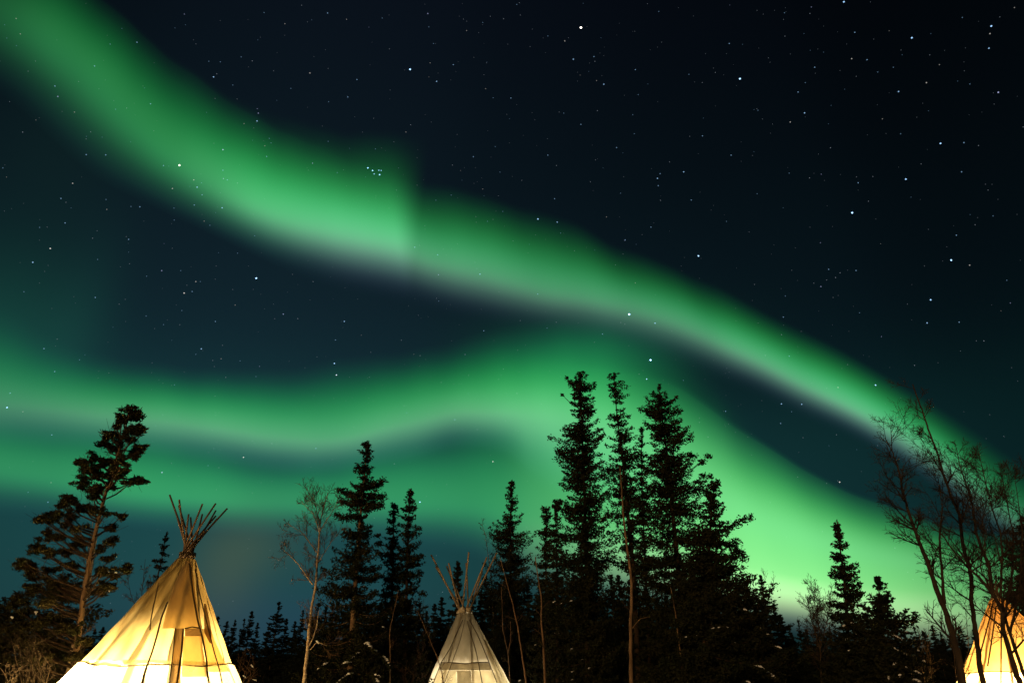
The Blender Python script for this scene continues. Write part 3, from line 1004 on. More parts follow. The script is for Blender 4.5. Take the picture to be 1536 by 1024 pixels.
def spruce(label, Y, sp, prof, seed, group=None, dens=1.0, tuft=.15, droop=.28, spots=None, gap=.0, r0=.16, name='spruce_tree', cat='spruce',
           mat_c='needle', mat_t='bark', clumps=(), limbs=(), up=.22):
    rng = np.random.default_rng(seed)
    P = spine_world(sp, Y)
    org = Vector((P[-1].x, Y, 0))
    root = empty(name, org, label, cat, group)
    H = P[0].z
    # trunk
    pts = polyline(P[::-1], 16)
    mb = MB()
    mb.tube(pts, np.linspace(r0, .015, 16), 8)
    mb.build('trunk', MT[mat_t], root, True, org)
    zs = np.array([p.z for p in P[::-1]])
    xs = np.array([p.x for p in P[::-1]])
    pr = []
    for py, wl, wr in prof:
        # height of that row at this distance, and its widths in metres
        cx = float(np.interp(py, [q[1] for q in sp], [q[0] for q in sp]))
        m = mpp(cx, py, Y)
        pr.append((at(cx, py, Y).z, wl * m, wr * m))
    pr.sort()
    pr = np.array(pr)
    zlow = max(.5, pr[0, 0] - 3)
    nb = int((H - zlow) * 24 * dens)
    cen, mbw = [], MB()
    z = H
    k = 0
    phase = rng.uniform(0, 9)
    zz = np.sort(rng.uniform(zlow, H - .02, nb))[::-1]
    whorl = .42
    for z in zz:
        z = z if rng.random() < .45 else (round(z / whorl) * whorl + rng.normal(0, .045))
        z = min(z, H - .03)
        cx = np.interp(z, zs, xs)
        th = rng.uniform(0, 2 * math.pi)
        wl, wr = np.interp(z, pr[:, 0], pr[:, 1]), np.interp(z, pr[:, 0], pr[:, 2])
        ct = math.cos(th)
        w = wr * ct * ct if ct > 0 else wl * ct * ct
        w = w + (wl + wr) * .5 * (1 - ct * ct)
        cl = math.sin(z * 2.3 + phase + th * 2) + math.sin(z * 5.1 + phase * 2 - th)
        ln = w * (1.14 - .62 * rng.random() ** 1.6) * (1 + .13 * cl)
        if gap and rng.random() < gap * .8 and cl < -.2:
            continue
        ln = max(ln, .10)
        n = max(3, int(ln / .085))
        s = np.linspace(.08, 1, n)
        dr = droop * rng.uniform(.5, 1.5)
        px = cx + math.cos(th) * ln * s
        py_ = Y + math.sin(th) * ln * s
        pz = z - dr * ln * s * 1.1 + (dr + up * .6) * ln * s ** 3 + (.12 if z > H - 1.2 else 0) * s
        line = np.stack([px, py_, pz], -1)
        mbw.tube(line[:: max(1, n // 4)] if n > 5 else line[[0, -1]], np.linspace(.006 + ln * .008, .004, len(line[:: max(1, n // 4)]) if n > 5 else 2), 3)
        per = 4 + int(5 * dens)
        c = np.repeat(line, per, axis=0)
        ss = np.repeat(s, per)
        wd = .05 + .15 * ln * np.sin(np.clip(ss, .05, .95) * math.pi) ** .7
        wd = np.minimum(wd, .34)
        off = rng.normal(size=(len(c), 3)) * wd[:, None] * .62
        off[:, 2] = off[:, 2] * .55 - .03
        cen.append(c + off)
    C = np.concatenate(cen)
    mb = MB()
    mb.tufts(C, tuft, rng, flat=.8)
    mb.tufts(np.stack([np.interp(np.linspace(H - 1.0, H + .1, 46), zs, xs) + rng.normal(0, .05, 46), Y + rng.normal(0, .05, 46), np.linspace(H - 1.0, H + .1, 46)], -1),
             tuft, rng, flat=1.6)
    for x, y, r in clumps:
        yy = Y + rng.uniform(-.4, .4)
        p, m = at(x, y, yy), mpp(x, y, yy) * r
        k = int(110 * m / .4) + 20
        q = rng.normal(size=(k, 3)) * np.array([m, m * .8, m * .7]) * .48
        mb.tufts(np.array(p) + q, tuft * 1.1, rng)
        zt = max(1.0, p.z - .5 - .4 * abs(p.x - np.interp(p.z, zs, xs)))
        q0 = Vector((float(np.interp(zt, zs, xs)), Y, zt))
        mid = (q0 + p) / 2 + Vector((0, 0, -.12))
        mbw.tube([q0, mid, p], [.035, .022, .01], 4)
    for pts_ in limbs:              # long single branches that stick out of the crown
        W = polyline([at(x, y, Y) for x, y in pts_], 26)
        mbw.tube(W, np.linspace(.04, .008, 26), 4)
        c = np.repeat(W[4:], 22, axis=0)
        mb.tufts(c + rng.normal(size=c.shape) * np.array([.10, .14, .09]) + np.array([0, 0, -.04]), tuft, rng)
    mbw.build('branches', MT[mat_t], root, False, org)
    if spots:
        sq = []
        for x, y, r in spots:
            m = mpp(x, y, Y)
            cx = float(np.interp(y, [q[1] for q in sp], [q[0] for q in sp]))
            w = float(np.interp(y, [q[0] for q in prof], [q[1 if x < cx else 2] for q in prof])) * m
            dx = abs(x - cx) * m
            sq.append((x, y, r, .25 + 1.02 * math.sqrt(max(0, w * w - dx * dx))))
        add_snow(root, org, sq, Y, seed, bough=mb, trunk_x=float(P[-2].x), front=1.0)
    cr = mb.build('crown', MT[mat_c], root, False, org)
    if spots:
        for ch in root.children:
            if ch.name.startswith('snow_clumps'):
                ch.parent = cr
    return root


def grow(mb, rng, p, d, ln, r, lvl, spec):
    """a bare twig system; returns nothing, adds tubes"""
    n = 5 if lvl == 1 else (4 if lvl == 2 else 3)
    pts = [p]
    dd = d.copy()
    st = ln / (n - 1)
    for k in range(n - 1):
        dd = dd + np.array([rng.normal(0, .13), rng.normal(0, .13), spec.get('lift', .08) + rng.normal(0, .08)])
        dd /= np.linalg.norm(dd)
        pts.append(pts[-1] + dd * st)
    pts = np.array(pts)
    mb.tube(pts, np.linspace(r, max(r * .35, spec['tip']), n), 4 if lvl == 1 else 3, cap=False)
    if lvl >= spec['levels']:
        return
    m = spec['kids'][lvl - 1]
    for k in range(m):
        s = rng.uniform(.15, 1.0) * (n - 1)
        i = min(int(s), n - 2)
        q = pts[i] + (pts[i + 1] - pts[i]) * (s - i)
        ax = pts[i + 1] - pts[i]
        ax /= np.linalg.norm(ax)
        a = rng.normal(size=3)
        a -= ax * a.dot(ax)
        a /= np.linalg.norm(a)
        f = rng.uniform(.45, 1.05)
        nd_ = ax * math.cos(f) + a * math.sin(f)
        nd_[2] -= spec.get('hang', 0) * (lvl - 1)
        grow(mb, rng, q, nd_, ln * rng.uniform(.35, .68) * (1 - .25 * s / (n - 1)), max(r * .5, spec['tip']), lvl + 1, spec)


def bare_tree(label, stems, seed, group=None, name='birch_tree', cat='birch', bark='birch', twig='twig', kids=(5, 4), l1=1.3, per_m=4.0, start=.35,
              tip=.0035, levels=3, lift=.08, hang=0.0, spots=None, up=.75, root_ext=True):
    """stems: list of (Y, [(px, py)...] bottom first, radius bottom, radius top); the first one stands in the snow"""
    rng = np.random.default_rng(seed)
    mt, mw = MB(), MB()
    org = None
    for si, (Y, pts, ra, rb) in enumerate(stems):
        Ys = Y if isinstance(Y, (tuple, list)) else (Y, Y)
        W = [at(x, y, Ys[0] + (Ys[1] - Ys[0]) * k / max(1, len(pts) - 1)) for k, (x, y) in enumerate(pts)]
        if si == 0:
            a = W[0]
            if a.z > 0:
                d = (W[1] - W[0])
                W.insert(0, Vector((a.x - d.x / max(d.z, .2) * a.z * .5, a.y, -.05)))
            org = Vector((W[0].x, W[0].y, 0))
        n = max(12, len(W) * 5)
        L_ = polyline(W, n)
        L_[1:-1, :2] += rng.normal(0, .006, (n - 2, 2))
        rad = np.linspace(ra, rb, n) * (1 + rng.normal(0, .05, n))
        mt.tube(L_, rad, 8 if ra > .03 else 6)
        seg = np.linalg.norm(np.diff(L_, axis=0), axis=1).sum()
        f0 = start if si == 0 else .05
        for k in range(int(seg * (1 - f0) * per_m)):
            f = f0 + (1 - f0) * (rng.random() ** .85)
            s = f * (n - 1)
            i = min(int(s), n - 2)
            q = L_[i] + (L_[i + 1] - L_[i]) * (s - i)
            ax = L_[i + 1] - L_[i]
            ax /= np.linalg.norm(ax)
            a = rng.normal(size=3)
            a -= ax * a.dot(ax)
            a /= np.linalg.norm(a)
            d = ax * up + a * rng.uniform(.55, 1.1)
            d /= np.linalg.norm(d)
            ll = l1 * rng.uniform(.45, 1.15) * (1.1 - .55 * f)
            grow(mw, rng, q, d, ll, max(.45 * (ra + (rb - ra) * f), tip * 2.5), 1, dict(levels=levels, kids=kids, tip=tip, lift=lift, hang=hang))
    root = empty(name, org, label, cat, group)
    mt.build('trunk', MT[bark], root, True, org)
    mw.build('branches', MT[twig], root, False, org)
    if spots:
        add_snow(root, org, spots, stems[0][0] if not isinstance(stems[0][0], tuple) else stems[0][0][0], seed)
    return root


# --- the tall pine at the left, each tuft of its crown where it grows
def pine():
    Y = 27.0
    rng = np.random.default_rng(11)
    k = 2.3075
    T = [(452, 75), (432, 150), (415, 210), (390, 290), (362, 380), (338, 470), (318, 560), (302, 650), (285, 760), (268, 880), (255, 1010)]
    sp = [(x / k, 580 + y / k) for x, y in T]
    P = spine_world(sp, Y)
    org = Vector((P[-1].x, Y, 0))
    root = empty('pine_tree', org, 'tall leaning pine with ragged tufted crown, behind the left tipi', 'pine')
    mb = MB()
    pts = polyline(P[::-1], 22)
    mb.tube(pts, np.linspace(.14, .025, 22), 8)
    mb.build('trunk', MT['aspen'], root, True, org)
    CL = [(445, 80, 20), (470, 105, 20), (420, 112, 18), (480, 140, 18), (452, 150, 20), (402, 140, 14), (378, 165, 20), (412, 180, 20), (365, 205, 20),
          (400, 215, 16), (452, 188, 18), (485, 214, 16), (458, 238, 16), (430, 250, 16), (494, 210, 10), (284, 258, 18), (330, 245, 18), (352, 265, 22),
          (390, 258, 22), (310, 290, 24), (290, 322, 20), (350, 310, 24), (395, 300, 24), (430, 290, 20), (300, 350, 20), (340, 350, 18), (470, 320, 16),
          (450, 335, 16), (490, 328, 14), (385, 342, 16), (322, 378, 14), (235, 385, 20), (225, 400, 18), (265, 400, 16), (198, 432, 20), (240, 440, 22),
          (290, 420, 18), (150, 455, 18), (185, 460, 18), (225, 468, 18), (330, 430, 16), (365, 440, 14), (418, 450, 16), (158, 510, 20), (202, 520, 16),
          (262, 490, 18), (380, 480, 16), (388, 525, 18), (130, 560, 22), (172, 577, 18), (222, 572, 20), (275, 540, 18), (88, 620, 24), (122, 640, 20),
          (170, 632, 18), (76, 602, 12), (240, 620, 20), (382, 592, 16), (350, 560, 14), (432, 632, 20), (400, 645, 20), (350, 640, 18), (180, 680, 24),
          (120, 692, 24), (60, 730, 22), (40, 755, 24), (100, 760, 26), (160, 740, 24), (232, 690, 20), (372, 695, 20), (335, 702, 20), (222, 760, 24),
          (60, 800, 22), (25, 835, 28), (95, 830, 26), (150, 820, 26), (212, 826, 22), (270, 838, 20), (20, 900, 26), (80, 890, 26), (150, 890, 26),
          (230, 885, 22), (288, 880, 18), (290, 780, 16), (60, 950, 24), (130, 955, 24), (200, 950, 22), (265, 935, 18)]
    CL = [q for q in CL if q[1] < 690 or rng.random() < .72]
    CL += [(x + rng.normal(0, 9), y + rng.normal(0, 9), r * .8) for x, y, r in CL if rng.random() < .30]
    c, w = MB(), MB()
    Z = np.array([p.z for p in P[::-1]])
    X = np.array([p.x for p in P[::-1]])
    for (x, y, r) in CL:
        r *= .95
        yy = Y + rng.normal(0, .9)
        p, m = at(x / k, 580 + y / k, yy), mpp(x / k, 580 + y / k, yy) * r / k
        # a clump is several smaller brushes of needles with gaps between
        for q in range(7):
            o = rng.normal(size=3) * np.array([m * .58, m * .6, m * .42])
            cc = np.array(p) + o
            nn = int(52 * max(m / .2, .6))
            c.tufts(cc + rng.normal(size=(nn, 3)) * m * np.array([.31, .31, .20]), .19, rng, thin=.24)
        dx = abs(p.x - float(np.interp(p.z, Z, X)))
        zt = max(1.5, p.z - .25 - .35 * dx)
        q0 = Vector((float(np.interp(zt, Z, X)), Y, zt))
        mid = (q0 * .5 + p * .5) + Vector((0, 0, -.05 - .05 * dx))
        w.tube([q0, mid, p], [.05 if dx > 1 else .03, .028, .012], 5)
        for q in range(6):
            o = Vector(tuple(rng.normal(size=3) * m * .9))
            f = rng.uniform(.3, .95)
            b = q0.lerp(mid, f * 2) if f < .5 else mid.lerp(p, f * 2 - 1)
            w.tube([b, b + (p - q0).normalized() * m * .6 + o * .6, p + o], [.010, .007, .004], 3)
    c.build('crown', MT['needle_pine'], root, False, org)
    w.build('branches', MT['bark'], root, False, org)
    add_snow(root, org, [(163, 857, 2.4), (174, 858, 3), (174, 834, 2), (54, 918, 4), (18, 925, 4), (164, 886, 2)], Y - .8, 3)


pine()

# --- spruces
spruce('tallest spruce of the central stand, leftmost of its three spires', 36, [(870, 560), (872, 620), (876, 720), (880, 860), (882, 1024)],
       [(560, 5, 5), (572, 18, 14), (590, 13, 20), (612, 17, 17), (632, 22, 24), (655, 37, 30), (690, 36, 28), (715, 28, 34), (760, 36, 38), (800, 48, 42),
        (850, 52, 48), (920, 52, 44), (1024, 58, 48)], 21, dens=1.2, clumps=[(850, 567, 3.5), (843, 592, 2.5)],
       spots=[(857, 901, 3), (832, 902, 3), (842, 905, 2), (857, 973, 3), (858, 1007, 3), (858, 1019, 3), (885, 1001, 3), (873, 989, 2)], gap=.3)
spruce('narrow sparse spruce leaning left, middle spire of the central stand', 37, [(921, 563), (925, 620), (933, 680), (941, 760), (950, 850), (958, 1024)],
       [(563, 4, 4), (576, 12, 18), (600, 9, 20), (640, 13, 15), (660, 21, 28), (700, 31, 26), (740, 32, 24), (800, 34, 28), (850, 32, 28), (900, 24, 22), (1024, 20, 20)],
       22, dens=.95, gap=.5)
spruce('thin short spruce between the two right spires of the central stand', 41, [(963, 643), (962, 700), (966, 800), (975, 1024)],
       [(643, 3, 3), (662, 5, 7), (700, 12, 10), (760, 18, 18), (850, 22, 22), (950, 16, 18), (1024, 12, 14)], 23, dens=.65, gap=.5, r0=.10)
spruce('broad topped spruce, right spire of the central stand', 35, [(988, 580), (995, 640), (1003, 700), (1010, 780), (1022, 900), (1028, 1024)],
       [(580, 3, 3), (592, 18, 14), (610, 25, 32), (625, 24, 37), (650, 29, 35), (680, 33, 32), (700, 38, 36), (740, 44, 48), (780, 50, 54), (850, 56, 60),
        (920, 56, 60), (1024, 62, 64)], 24, dens=1.2, gap=.4, r0=.2,
       clumps=[(1036, 683, 5), (1053, 692, 6), (1062, 684, 6), (1055, 714, 7), (1066, 714, 5), (1044, 735, 8), (1060, 738, 6), (1048, 722, 6)])
spruce('wide spruce with one long branch reaching right, beside the central stand', 32, [(1072, 722), (1066, 780), (1062, 850), (1056, 1024)],
       [(722, 5, 5), (745, 9, 17), (765, 12, 16), (790, 22, 22), (820, 30, 44), (850, 34, 66), (880, 38, 80), (920, 50, 98), (970, 55, 118), (1024, 60, 128)],
       25, dens=1.5, gap=.28, r0=.2, droop=.36, up=.12, limbs=[[(1064, 800), (1085, 793), (1108, 781), (1128, 774)], [(1066, 806), (1085, 812), (1105, 822), (1118, 836)]],
       spots=[(1118, 914, 4), (1078, 941, 3), (1070, 942, 3), (1092, 941, 3), (1143, 942, 3), (1151, 951, 3), (1168, 970, 4), (1103, 964, 2),
              (1139, 999, 5), (1154, 1009, 6), (1122, 1022, 4), (1029, 955, 3), (1045, 953, 2)])
spruce('dark spruce at the right foot of the central stand', 44, [(1118, 872), (1120, 950), (1122, 1024)],
       [(872, 4, 5), (900, 20, 24), (940, 30, 40), (1024, 50, 60)], 26, dens=1.0, r0=.12)
spruce('small dark spruce low at the left of the tallest spire', 38, [(834, 752), (835, 850), (836, 1024)],
       [(752, 4, 5), (775, 9, 9), (820, 15, 12), (880, 20, 18), (1024, 28, 25)], 27, dens=.9, gap=.3, r0=.1)
spruce('small dark blunt topped spruce just right of the pointed spruce', 40, [(819, 762), (819, 850), (818, 1024)],
       [(762, 5, 5), (790, 13, 10), (840, 17, 14), (900, 22, 18), (1024, 30, 22)], 28, dens=.9, gap=.3, r0=.1, spots=[(803, 967, 2), (837, 950, 4), (780, 1020, 3)])
spruce('pointed spruce rising just right of the khaki tipi', 46, [(767, 722), (766, 800), (765, 1024)],
       [(722, 2, 2), (745, 8, 8), (765, 12, 12), (790, 24, 26), (810, 32, 30), (850, 34, 30), (900, 42, 36), (1024, 52, 45)], 29, dens=1.1, gap=.2, droop=.42, r0=.16)
spruce('ragged spruce with level branches, behind the bare birch and left of the khaki tipi', 36, [(552, 664), (546, 720), (540, 780), (531, 900), (524, 1024)],
       [(664, 5, 8), (690, 12, 8), (712, 22, 10), (733, 28, 22), (750, 34, 30), (765, 18, 16), (776, 40, 12), (790, 28, 16), (810, 28, 24), (840, 38, 32),
        (870, 48, 40), (920, 58, 46), (1024, 66, 60)], 30, dens=1.1, gap=.3, r0=.19, mat_t='aspen',
       limbs=[[(545, 745), (525, 742), (509, 733)], [(543, 755), (525, 756), (510, 748)], [(543, 774), (520, 776), (503, 771)], [(547, 730), (565, 727), (576, 719)],
              [(545, 746), (562, 744), (577, 743)], [(544, 757), (560, 757), (574, 756)]],
       spots=[(538, 900, 2), (546, 879, 2), (575, 940, 4), (582, 925, 2), (488, 995, 4), (477, 1003, 3)])
spruce('spruce with a slim leader, right one of the pair left of the khaki tipi', 38, [(615, 735), (612, 800), (606, 1024)],
       [(735, 2, 3), (755, 8, 8), (772, 15, 8), (792, 14, 14), (815, 12, 20), (840, 16, 18), (870, 18, 24), (900, 22, 34), (960, 32, 38), (1024, 40, 40)],
       31, dens=1.0, gap=.3, r0=.15, clumps=[(627, 792, 5), (634, 890, 6)])
spruce('spruce with a blunt leader, left one of the pair left of the khaki tipi', 39, [(591, 757), (589, 850), (586, 1024)],
       [(757, 4, 4), (780, 8, 8), (800, 13, 10), (850, 27, 14), (900, 36, 20), (1024, 48, 30)], 32, dens=1.05, gap=.25, r0=.14, clumps=[(566, 803, 5), (568, 815, 6)])
spruce('snow laden young spruce at the foot of the ragged spruce', 30, [(549, 962), (548, 1000), (547, 1024)],
       [(962, 4, 4), (975, 14, 14), (1000, 28, 24), (1024, 40, 34)], 33, dens=1.1, r0=.06, name='young_spruce', tuft=.11,
       spots=[(552, 966, 6.5), (564, 975, 4), (580, 989, 6), (520, 993, 5), (522, 1011, 5), (512, 1019, 7), (566, 1012, 4.5), (566, 1020, 5), (531, 985, 3), (537, 979, 3)])
spruce('slim spruce peeping over the poles of the khaki tipi', 62, [(687, 843), (687, 900), (688, 1024)],
       [(843, 2, 2), (865, 7, 6), (900, 11, 10), (1024, 18, 18)], 34, dens=.9, r0=.12, tuft=.2)
spruce('dim slender spruce rising behind the slope of the glowing yellow tipi', 46, [(250, 800), (240, 850), (228, 900), (222, 1024)],
       [(800, 2, 2), (820, 6, 5), (850, 10, 9), (890, 15, 13), (1024, 24, 20)], 35, dens=.75, gap=.3, r0=.1, tuft=.16)
spruce('spreading spruce low at the left edge, under the leaning pine', 31, [(96, 862), (92, 930), (86, 1024)],
       [(862, 10, 8), (885, 45, 34), (920, 66, 50), (960, 84, 66), (1024, 95, 80)], 36, dens=1.2, gap=.3, r0=.16, mat_c='needle_pine', droop=.2)
spruce('bushy spruce cut by the left edge of the view', 34, [(14, 900), (12, 960), (8, 1024)],
       [(900, 8, 12), (930, 30, 28), (970, 44, 40), (1024, 55, 50)], 37, dens=1.2, gap=.2, mat_c='needle_pine')
spruce('slim spruce with a knobbly tip, alone in the right half', 33, [(1256, 784), (1261, 830), (1268, 880), (1275, 1024)],
       [(784, 3, 2), (795, 8, 6), (812, 4, 5), (826, 14, 14), (838, 9, 8), (852, 14, 19), (872, 18, 26), (905, 22, 30), (950, 32, 42), (1024, 44, 54)],
       38, dens=1.35, gap=.2, r0=.15,
       spots=[(1293, 908, 2), (1278, 934, 3), (1266, 938, 4), (1287, 951, 3.5), (1270, 958, 3), (1306, 966, 4), (1313, 964, 3), (1274, 975, 3),
              (1282, 970, 2), (1310, 990, 3), (1312, 998, 3), (1315, 1010, 4), (1306, 1009, 3), (1298, 1014, 3)])
spruce('bushy snow dusted spruce beside the slim knobbly one', 31, [(1318, 868), (1320, 940), (1322, 1024)],
       [(868, 2, 3), (884, 10, 12), (900, 18, 22), (925, 30, 36), (960, 40, 50), (1024, 48, 64)], 39, dens=1.6, gap=.2, r0=.12, droop=.4,
       spots=[(1346, 955, 4), (1343, 973, 5), (1358, 981, 4), (1376, 975, 4), (1370, 991, 5), (1384, 991, 4), (1375, 1007, 5), (1342, 995, 4), (1376, 1021, 6),
              (1360, 947, 3), (1350, 1012, 4), (1358, 1000, 3), (1333, 1016, 4)])
spruce('dark spruce at the right edge, behind the orange tipi', 44, [(1532, 776), (1533, 850), (1536, 1024)],
       [(776, 3, 3), (800, 18, 18), (830, 30, 26), (880, 40, 34), (950, 46, 40), (1024, 52, 46)], 40, dens=1.1, gap=.1)

# --- far spruces along the edge of the clearing: copies of four
def far_row():
    G = 'small dark spruces of the distant treeline'
    lab = 'small dark spruce in the distant treeline'
    protos = []
    for i, (wd, g) in enumerate(((34, .2), (46, .3), (28, .1), (40, .35))):
        Y = 70.0
        o = spruce(lab, Y, [(768, 760), (768, 860), (768, 1056)], [(760, 2, 2), (800, wd * .3, wd * .28), (860, wd * .7, wd * .75), (960, wd * 1.3, wd * 1.2), (1056, wd * 1.7, wd * 1.6)],
                   60 + i, group=G, dens=.5, gap=g, r0=.16, tuft=.30, mat_c='far', mat_t='darkbark')
        protos.append((o, at(768, 760, Y).z))
    rng = np.random.default_rng(8)
    tops = [(327, 925, 78), (341, 932, 84), (353, 930, 76), (367, 928, 82), (378, 917, 80), (387, 934, 88), (404, 936, 84), (419, 903, 74), (430, 928, 86),
            (443, 932, 80), (455, 915, 72), (640, 917, 80), (652, 906, 76), (663, 896, 72), (674, 915, 84), (478, 905, 66), (1160, 905, 74), (1172, 925, 82),
            (1184, 938, 92), (1197, 930, 88), (1209, 944, 96), (1222, 938, 92), (1235, 950, 100), (1371, 940, 80), (1386, 948, 86), (1398, 938, 90),
            (1411, 950, 84), (1424, 944, 80), (318, 945, 90), (1355, 948, 90), (1244, 942, 84)]
    for x in range(470, 650, 10):
        tops.append((x + rng.uniform(-4, 4), rng.uniform(895, 935), rng.uniform(58, 80)))
    for x in range(712, 1150, 9):
        tops.append((x + rng.uniform(-4, 4), rng.uniform(862, 912), rng.uniform(52, 72)))
    for x in list(range(2, 330, 14)) + list(range(1150, 1440, 13)) + list(range(1440, 1536, 16)):
        tops.append((x + rng.uniform(-5, 5), rng.uniform(940, 968), rng.uniform(70, 100)))
    for n, (x, y, Y) in enumerate(tops):
        src, h = protos[n % 4]
        if n < 4:
            o = src
        else:
            o = src.copy()
            COL.objects.link(o)
            for ch in list(src.children):
                c = ch.copy()
                COL.objects.link(c)
                c.parent = o
        p = at(x, y, Y)
        s = p.z / h
        w = s * rng.uniform(.9, 1.5)
        if n >= 4:
            o.rotation_euler = (0, 0, rng.uniform(0, 6.28))
        o.scale = (w, w, s)
        o.location = (p.x, Y, 0)


far_row()

# --- bare trees
bare_tree('bare birch with a pale lit trunk and fine crown, right of the glowing yellow tipi',
          [(27, [(456, 1023), (460, 988), (463, 953), (466.5, 916), (473, 881), (475, 857), (478.6, 809), (481, 780), (486, 758), (492, 738)], .085, .014),
           ((27, 27.4), [(469, 876), (447, 845), (423, 822)], .03, .008), ((27, 26.6), [(480, 800), (470, 770), (452, 752)], .022, .006),
           ((27, 27.3), [(480, 795), (497, 770), (508, 748)], .022, .006), ((27, 27.5), [(480, 786), (474, 760), (470, 742)], .018, .006),
           ((27, 26.5), [(477, 830), (455, 800), (432, 785)], .022, .006), ((27, 27.3), [(476, 845), (492, 820), (506, 800)], .02, .006),
           ((27, 27), [(464, 968), (470, 955), (475, 940), (478, 916)], .03, .012), ((27, 27), [(465, 974), (476, 962), (490, 968)], .018, .006)],
          101, l1=1.2, per_m=5.0, start=.60, kids=(7, 5), bark='birch', tip=.004, spots=[(476, 962, 3)])
bare_tree('forked pale birch at the left end of the glowing yellow tipi',
          [(27.6, [(97.6, 1019), (103.6, 995), (109.6, 963), (119.5, 939.5), (124.5, 906), (124, 880), (129.5, 854), (133, 820), (140, 780)], .075, .012),
           (27.6, [(124.5, 906), (131.5, 890), (135.5, 866), (138, 846), (146, 800)], .045, .010)],
          102, l1=.9, per_m=3.0, start=.35, kids=(5, 4), bark='birch')
bare_tree('straight pale trunk standing in front of the central stand',
          [(29, [(946.7, 1024), (945.7, 939.5), (946.7, 914), (947.7, 880), (944.7, 850), (940, 820), (934, 760), (930, 700)], .095, .02),
           (29, [(948, 942), (959.7, 927.6), (975.6, 924)], .02, .006)],
          103, l1=.7, per_m=1.2, start=.4, kids=(3, 3), bark='aspen', twig='darktwig')
bare_tree('thin reddish trunk in front of the right spire of the central stand', [(33, [(1023, 1023), (1021, 983), (1017, 951), (1014, 923), (1006, 880)], .05, .015)],
          104, l1=.7, per_m=1.6, start=.4, kids=(3, 3), bark='aspen', twig='darktwig')
bare_tree('thin birch bowing left, right of the khaki tipi', [(38, [(788.7, 1019), (782, 975), (776, 937), (770, 910), (762, 880), (756, 858), (750, 836)], .06, .015)],
          105, l1=.8, per_m=1.6, start=.5, kids=(4, 3), bark='aspen')
bare_tree('straight brown trunk between the khaki tipi and the central stand', [(34, [(817.6, 1023), (814.6, 959), (811.6, 930), (812.6, 900), (807.6, 870), (803, 835)], .07, .02)],
          106, l1=.7, per_m=1.6, start=.4, kids=(3, 3), bark='aspen')
bare_tree('slim forked birch close to the right slope of the khaki tipi',
          [(43, [(764.8, 1019), (762, 979), (754, 943), (753, 906), (752, 880)], .05, .015), (43, [(762, 979), (766, 959), (766, 931)], .03, .01)],
          107, l1=.8, per_m=1.8, start=.4, kids=(4, 3), bark='aspen')
bare_tree('thin brown stem in front of the pair of spruces', [(35, [(585.5, 1011), (584.5, 943), (591.5, 915), (597.5, 885)], .04, .012)],
          108, l1=.6, per_m=1.6, start=.4, kids=(3, 3), bark='aspen')
bare_tree('brown stem leaning left beside the left slope of the khaki tipi', [(37, [(662, 1005), (655, 983), (643, 955), (633, 931), (626, 915)], .035, .012)],
          109, l1=.7, per_m=2.2, start=.3, kids=(4, 3), bark='aspen')
bare_tree('fine twigged bare tree left of the pointed spruce', [(50, [(742, 1024), (740, 930), (736, 860), (728, 800), (722, 785)], .06, .01)],
          110, l1=1.3, per_m=2.4, start=.35, kids=(5, 4), bark='aspen', tip=.005)

# the bare trees in front of the orange tipi
bare_tree('dark bare tree with two trunks, leftmost of the bare group before the orange tipi',
          [(20, [(1444, 1024), (1437, 980), (1427.6, 947), (1419.7, 920), (1405.7, 886), (1393.8, 850), (1381.8, 820), (1373.8, 799), (1362, 766), (1354, 738), (1347, 700),
                 (1338.7, 677), (1327, 656)], .115, .010),
           ((20, 20.3), [(1417, 905), (1414.7, 885), (1412.7, 854), (1409.7, 820), (1410, 799), (1413.7, 759), (1407.8, 719)], .045, .008),
           ((20, 19.6), [(1357, 752), (1344.5, 733), (1330.5, 714)], .022, .006), ((20, 20.4), [(1366, 785), (1347, 766), (1330, 747)], .022, .006),
           ((20, 19.7), [(1352, 728), (1354, 700), (1366, 686)], .016, .005), ((20, 20.2), [(1338, 676), (1336, 642), (1330, 628)], .014, .004)],
          111, l1=1.1, per_m=5.0, start=.30, kids=(8, 5), bark='darkbark', twig='darktwig', tip=.0034, hang=.10)
bare_tree('tallest bare tree, its bare leader reaching highest at the right',
          [(21.5, [(1475, 1024), (1469.5, 999), (1465.5, 963), (1461.5, 931), (1456.5, 900), (1457.5, 870), (1454, 850), (1445.6, 824), (1441.8, 799), (1439, 771),
                   (1426.6, 745), (1414.8, 710), (1405.5, 677), (1393.7, 647), (1382, 612), (1369, 576)], .085, .016),
           ((21.5, 21.1), [(1411, 704), (1396, 684), (1375, 647)], .018, .005), ((21.5, 22), [(1455, 860), (1438, 850), (1421, 856)], .02, .006),
           ((21.5, 21), [(1440, 790), (1455, 745), (1450, 705)], .02, .006), ((21.5, 22), [(1458, 925), (1440, 905), (1424, 898)], .018, .006)],
          112, l1=1.15, per_m=4.6, start=.34, kids=(8, 5), bark='darkbark', twig='darktwig', tip=.0034)
bare_tree('thick leaning bare tree crossing in front of the orange tipi',
          [(19, [(1529, 1024), (1515, 979), (1505, 943), (1503, 914), (1487, 888), (1469.5, 866), (1451, 850), (1432, 828), (1412, 800), (1396, 790)], .10, .010),
           ((19, 19.4), [(1489, 890), (1483, 846), (1471.5, 820), (1464, 799), (1459, 759), (1450, 729), (1440, 700), (1433, 665)], .05, .007),
           ((19, 18.6), [(1486, 885), (1470, 850), (1480, 800), (1470, 770)], .02, .005),
           ((19, 18.5), [(1480, 850), (1473, 776), (1492, 761), (1513, 757)], .018, .005)],
          113, l1=1.15, per_m=5.2, start=.40, kids=(8, 5), bark='darkbark', twig='darktwig', tip=.0034)
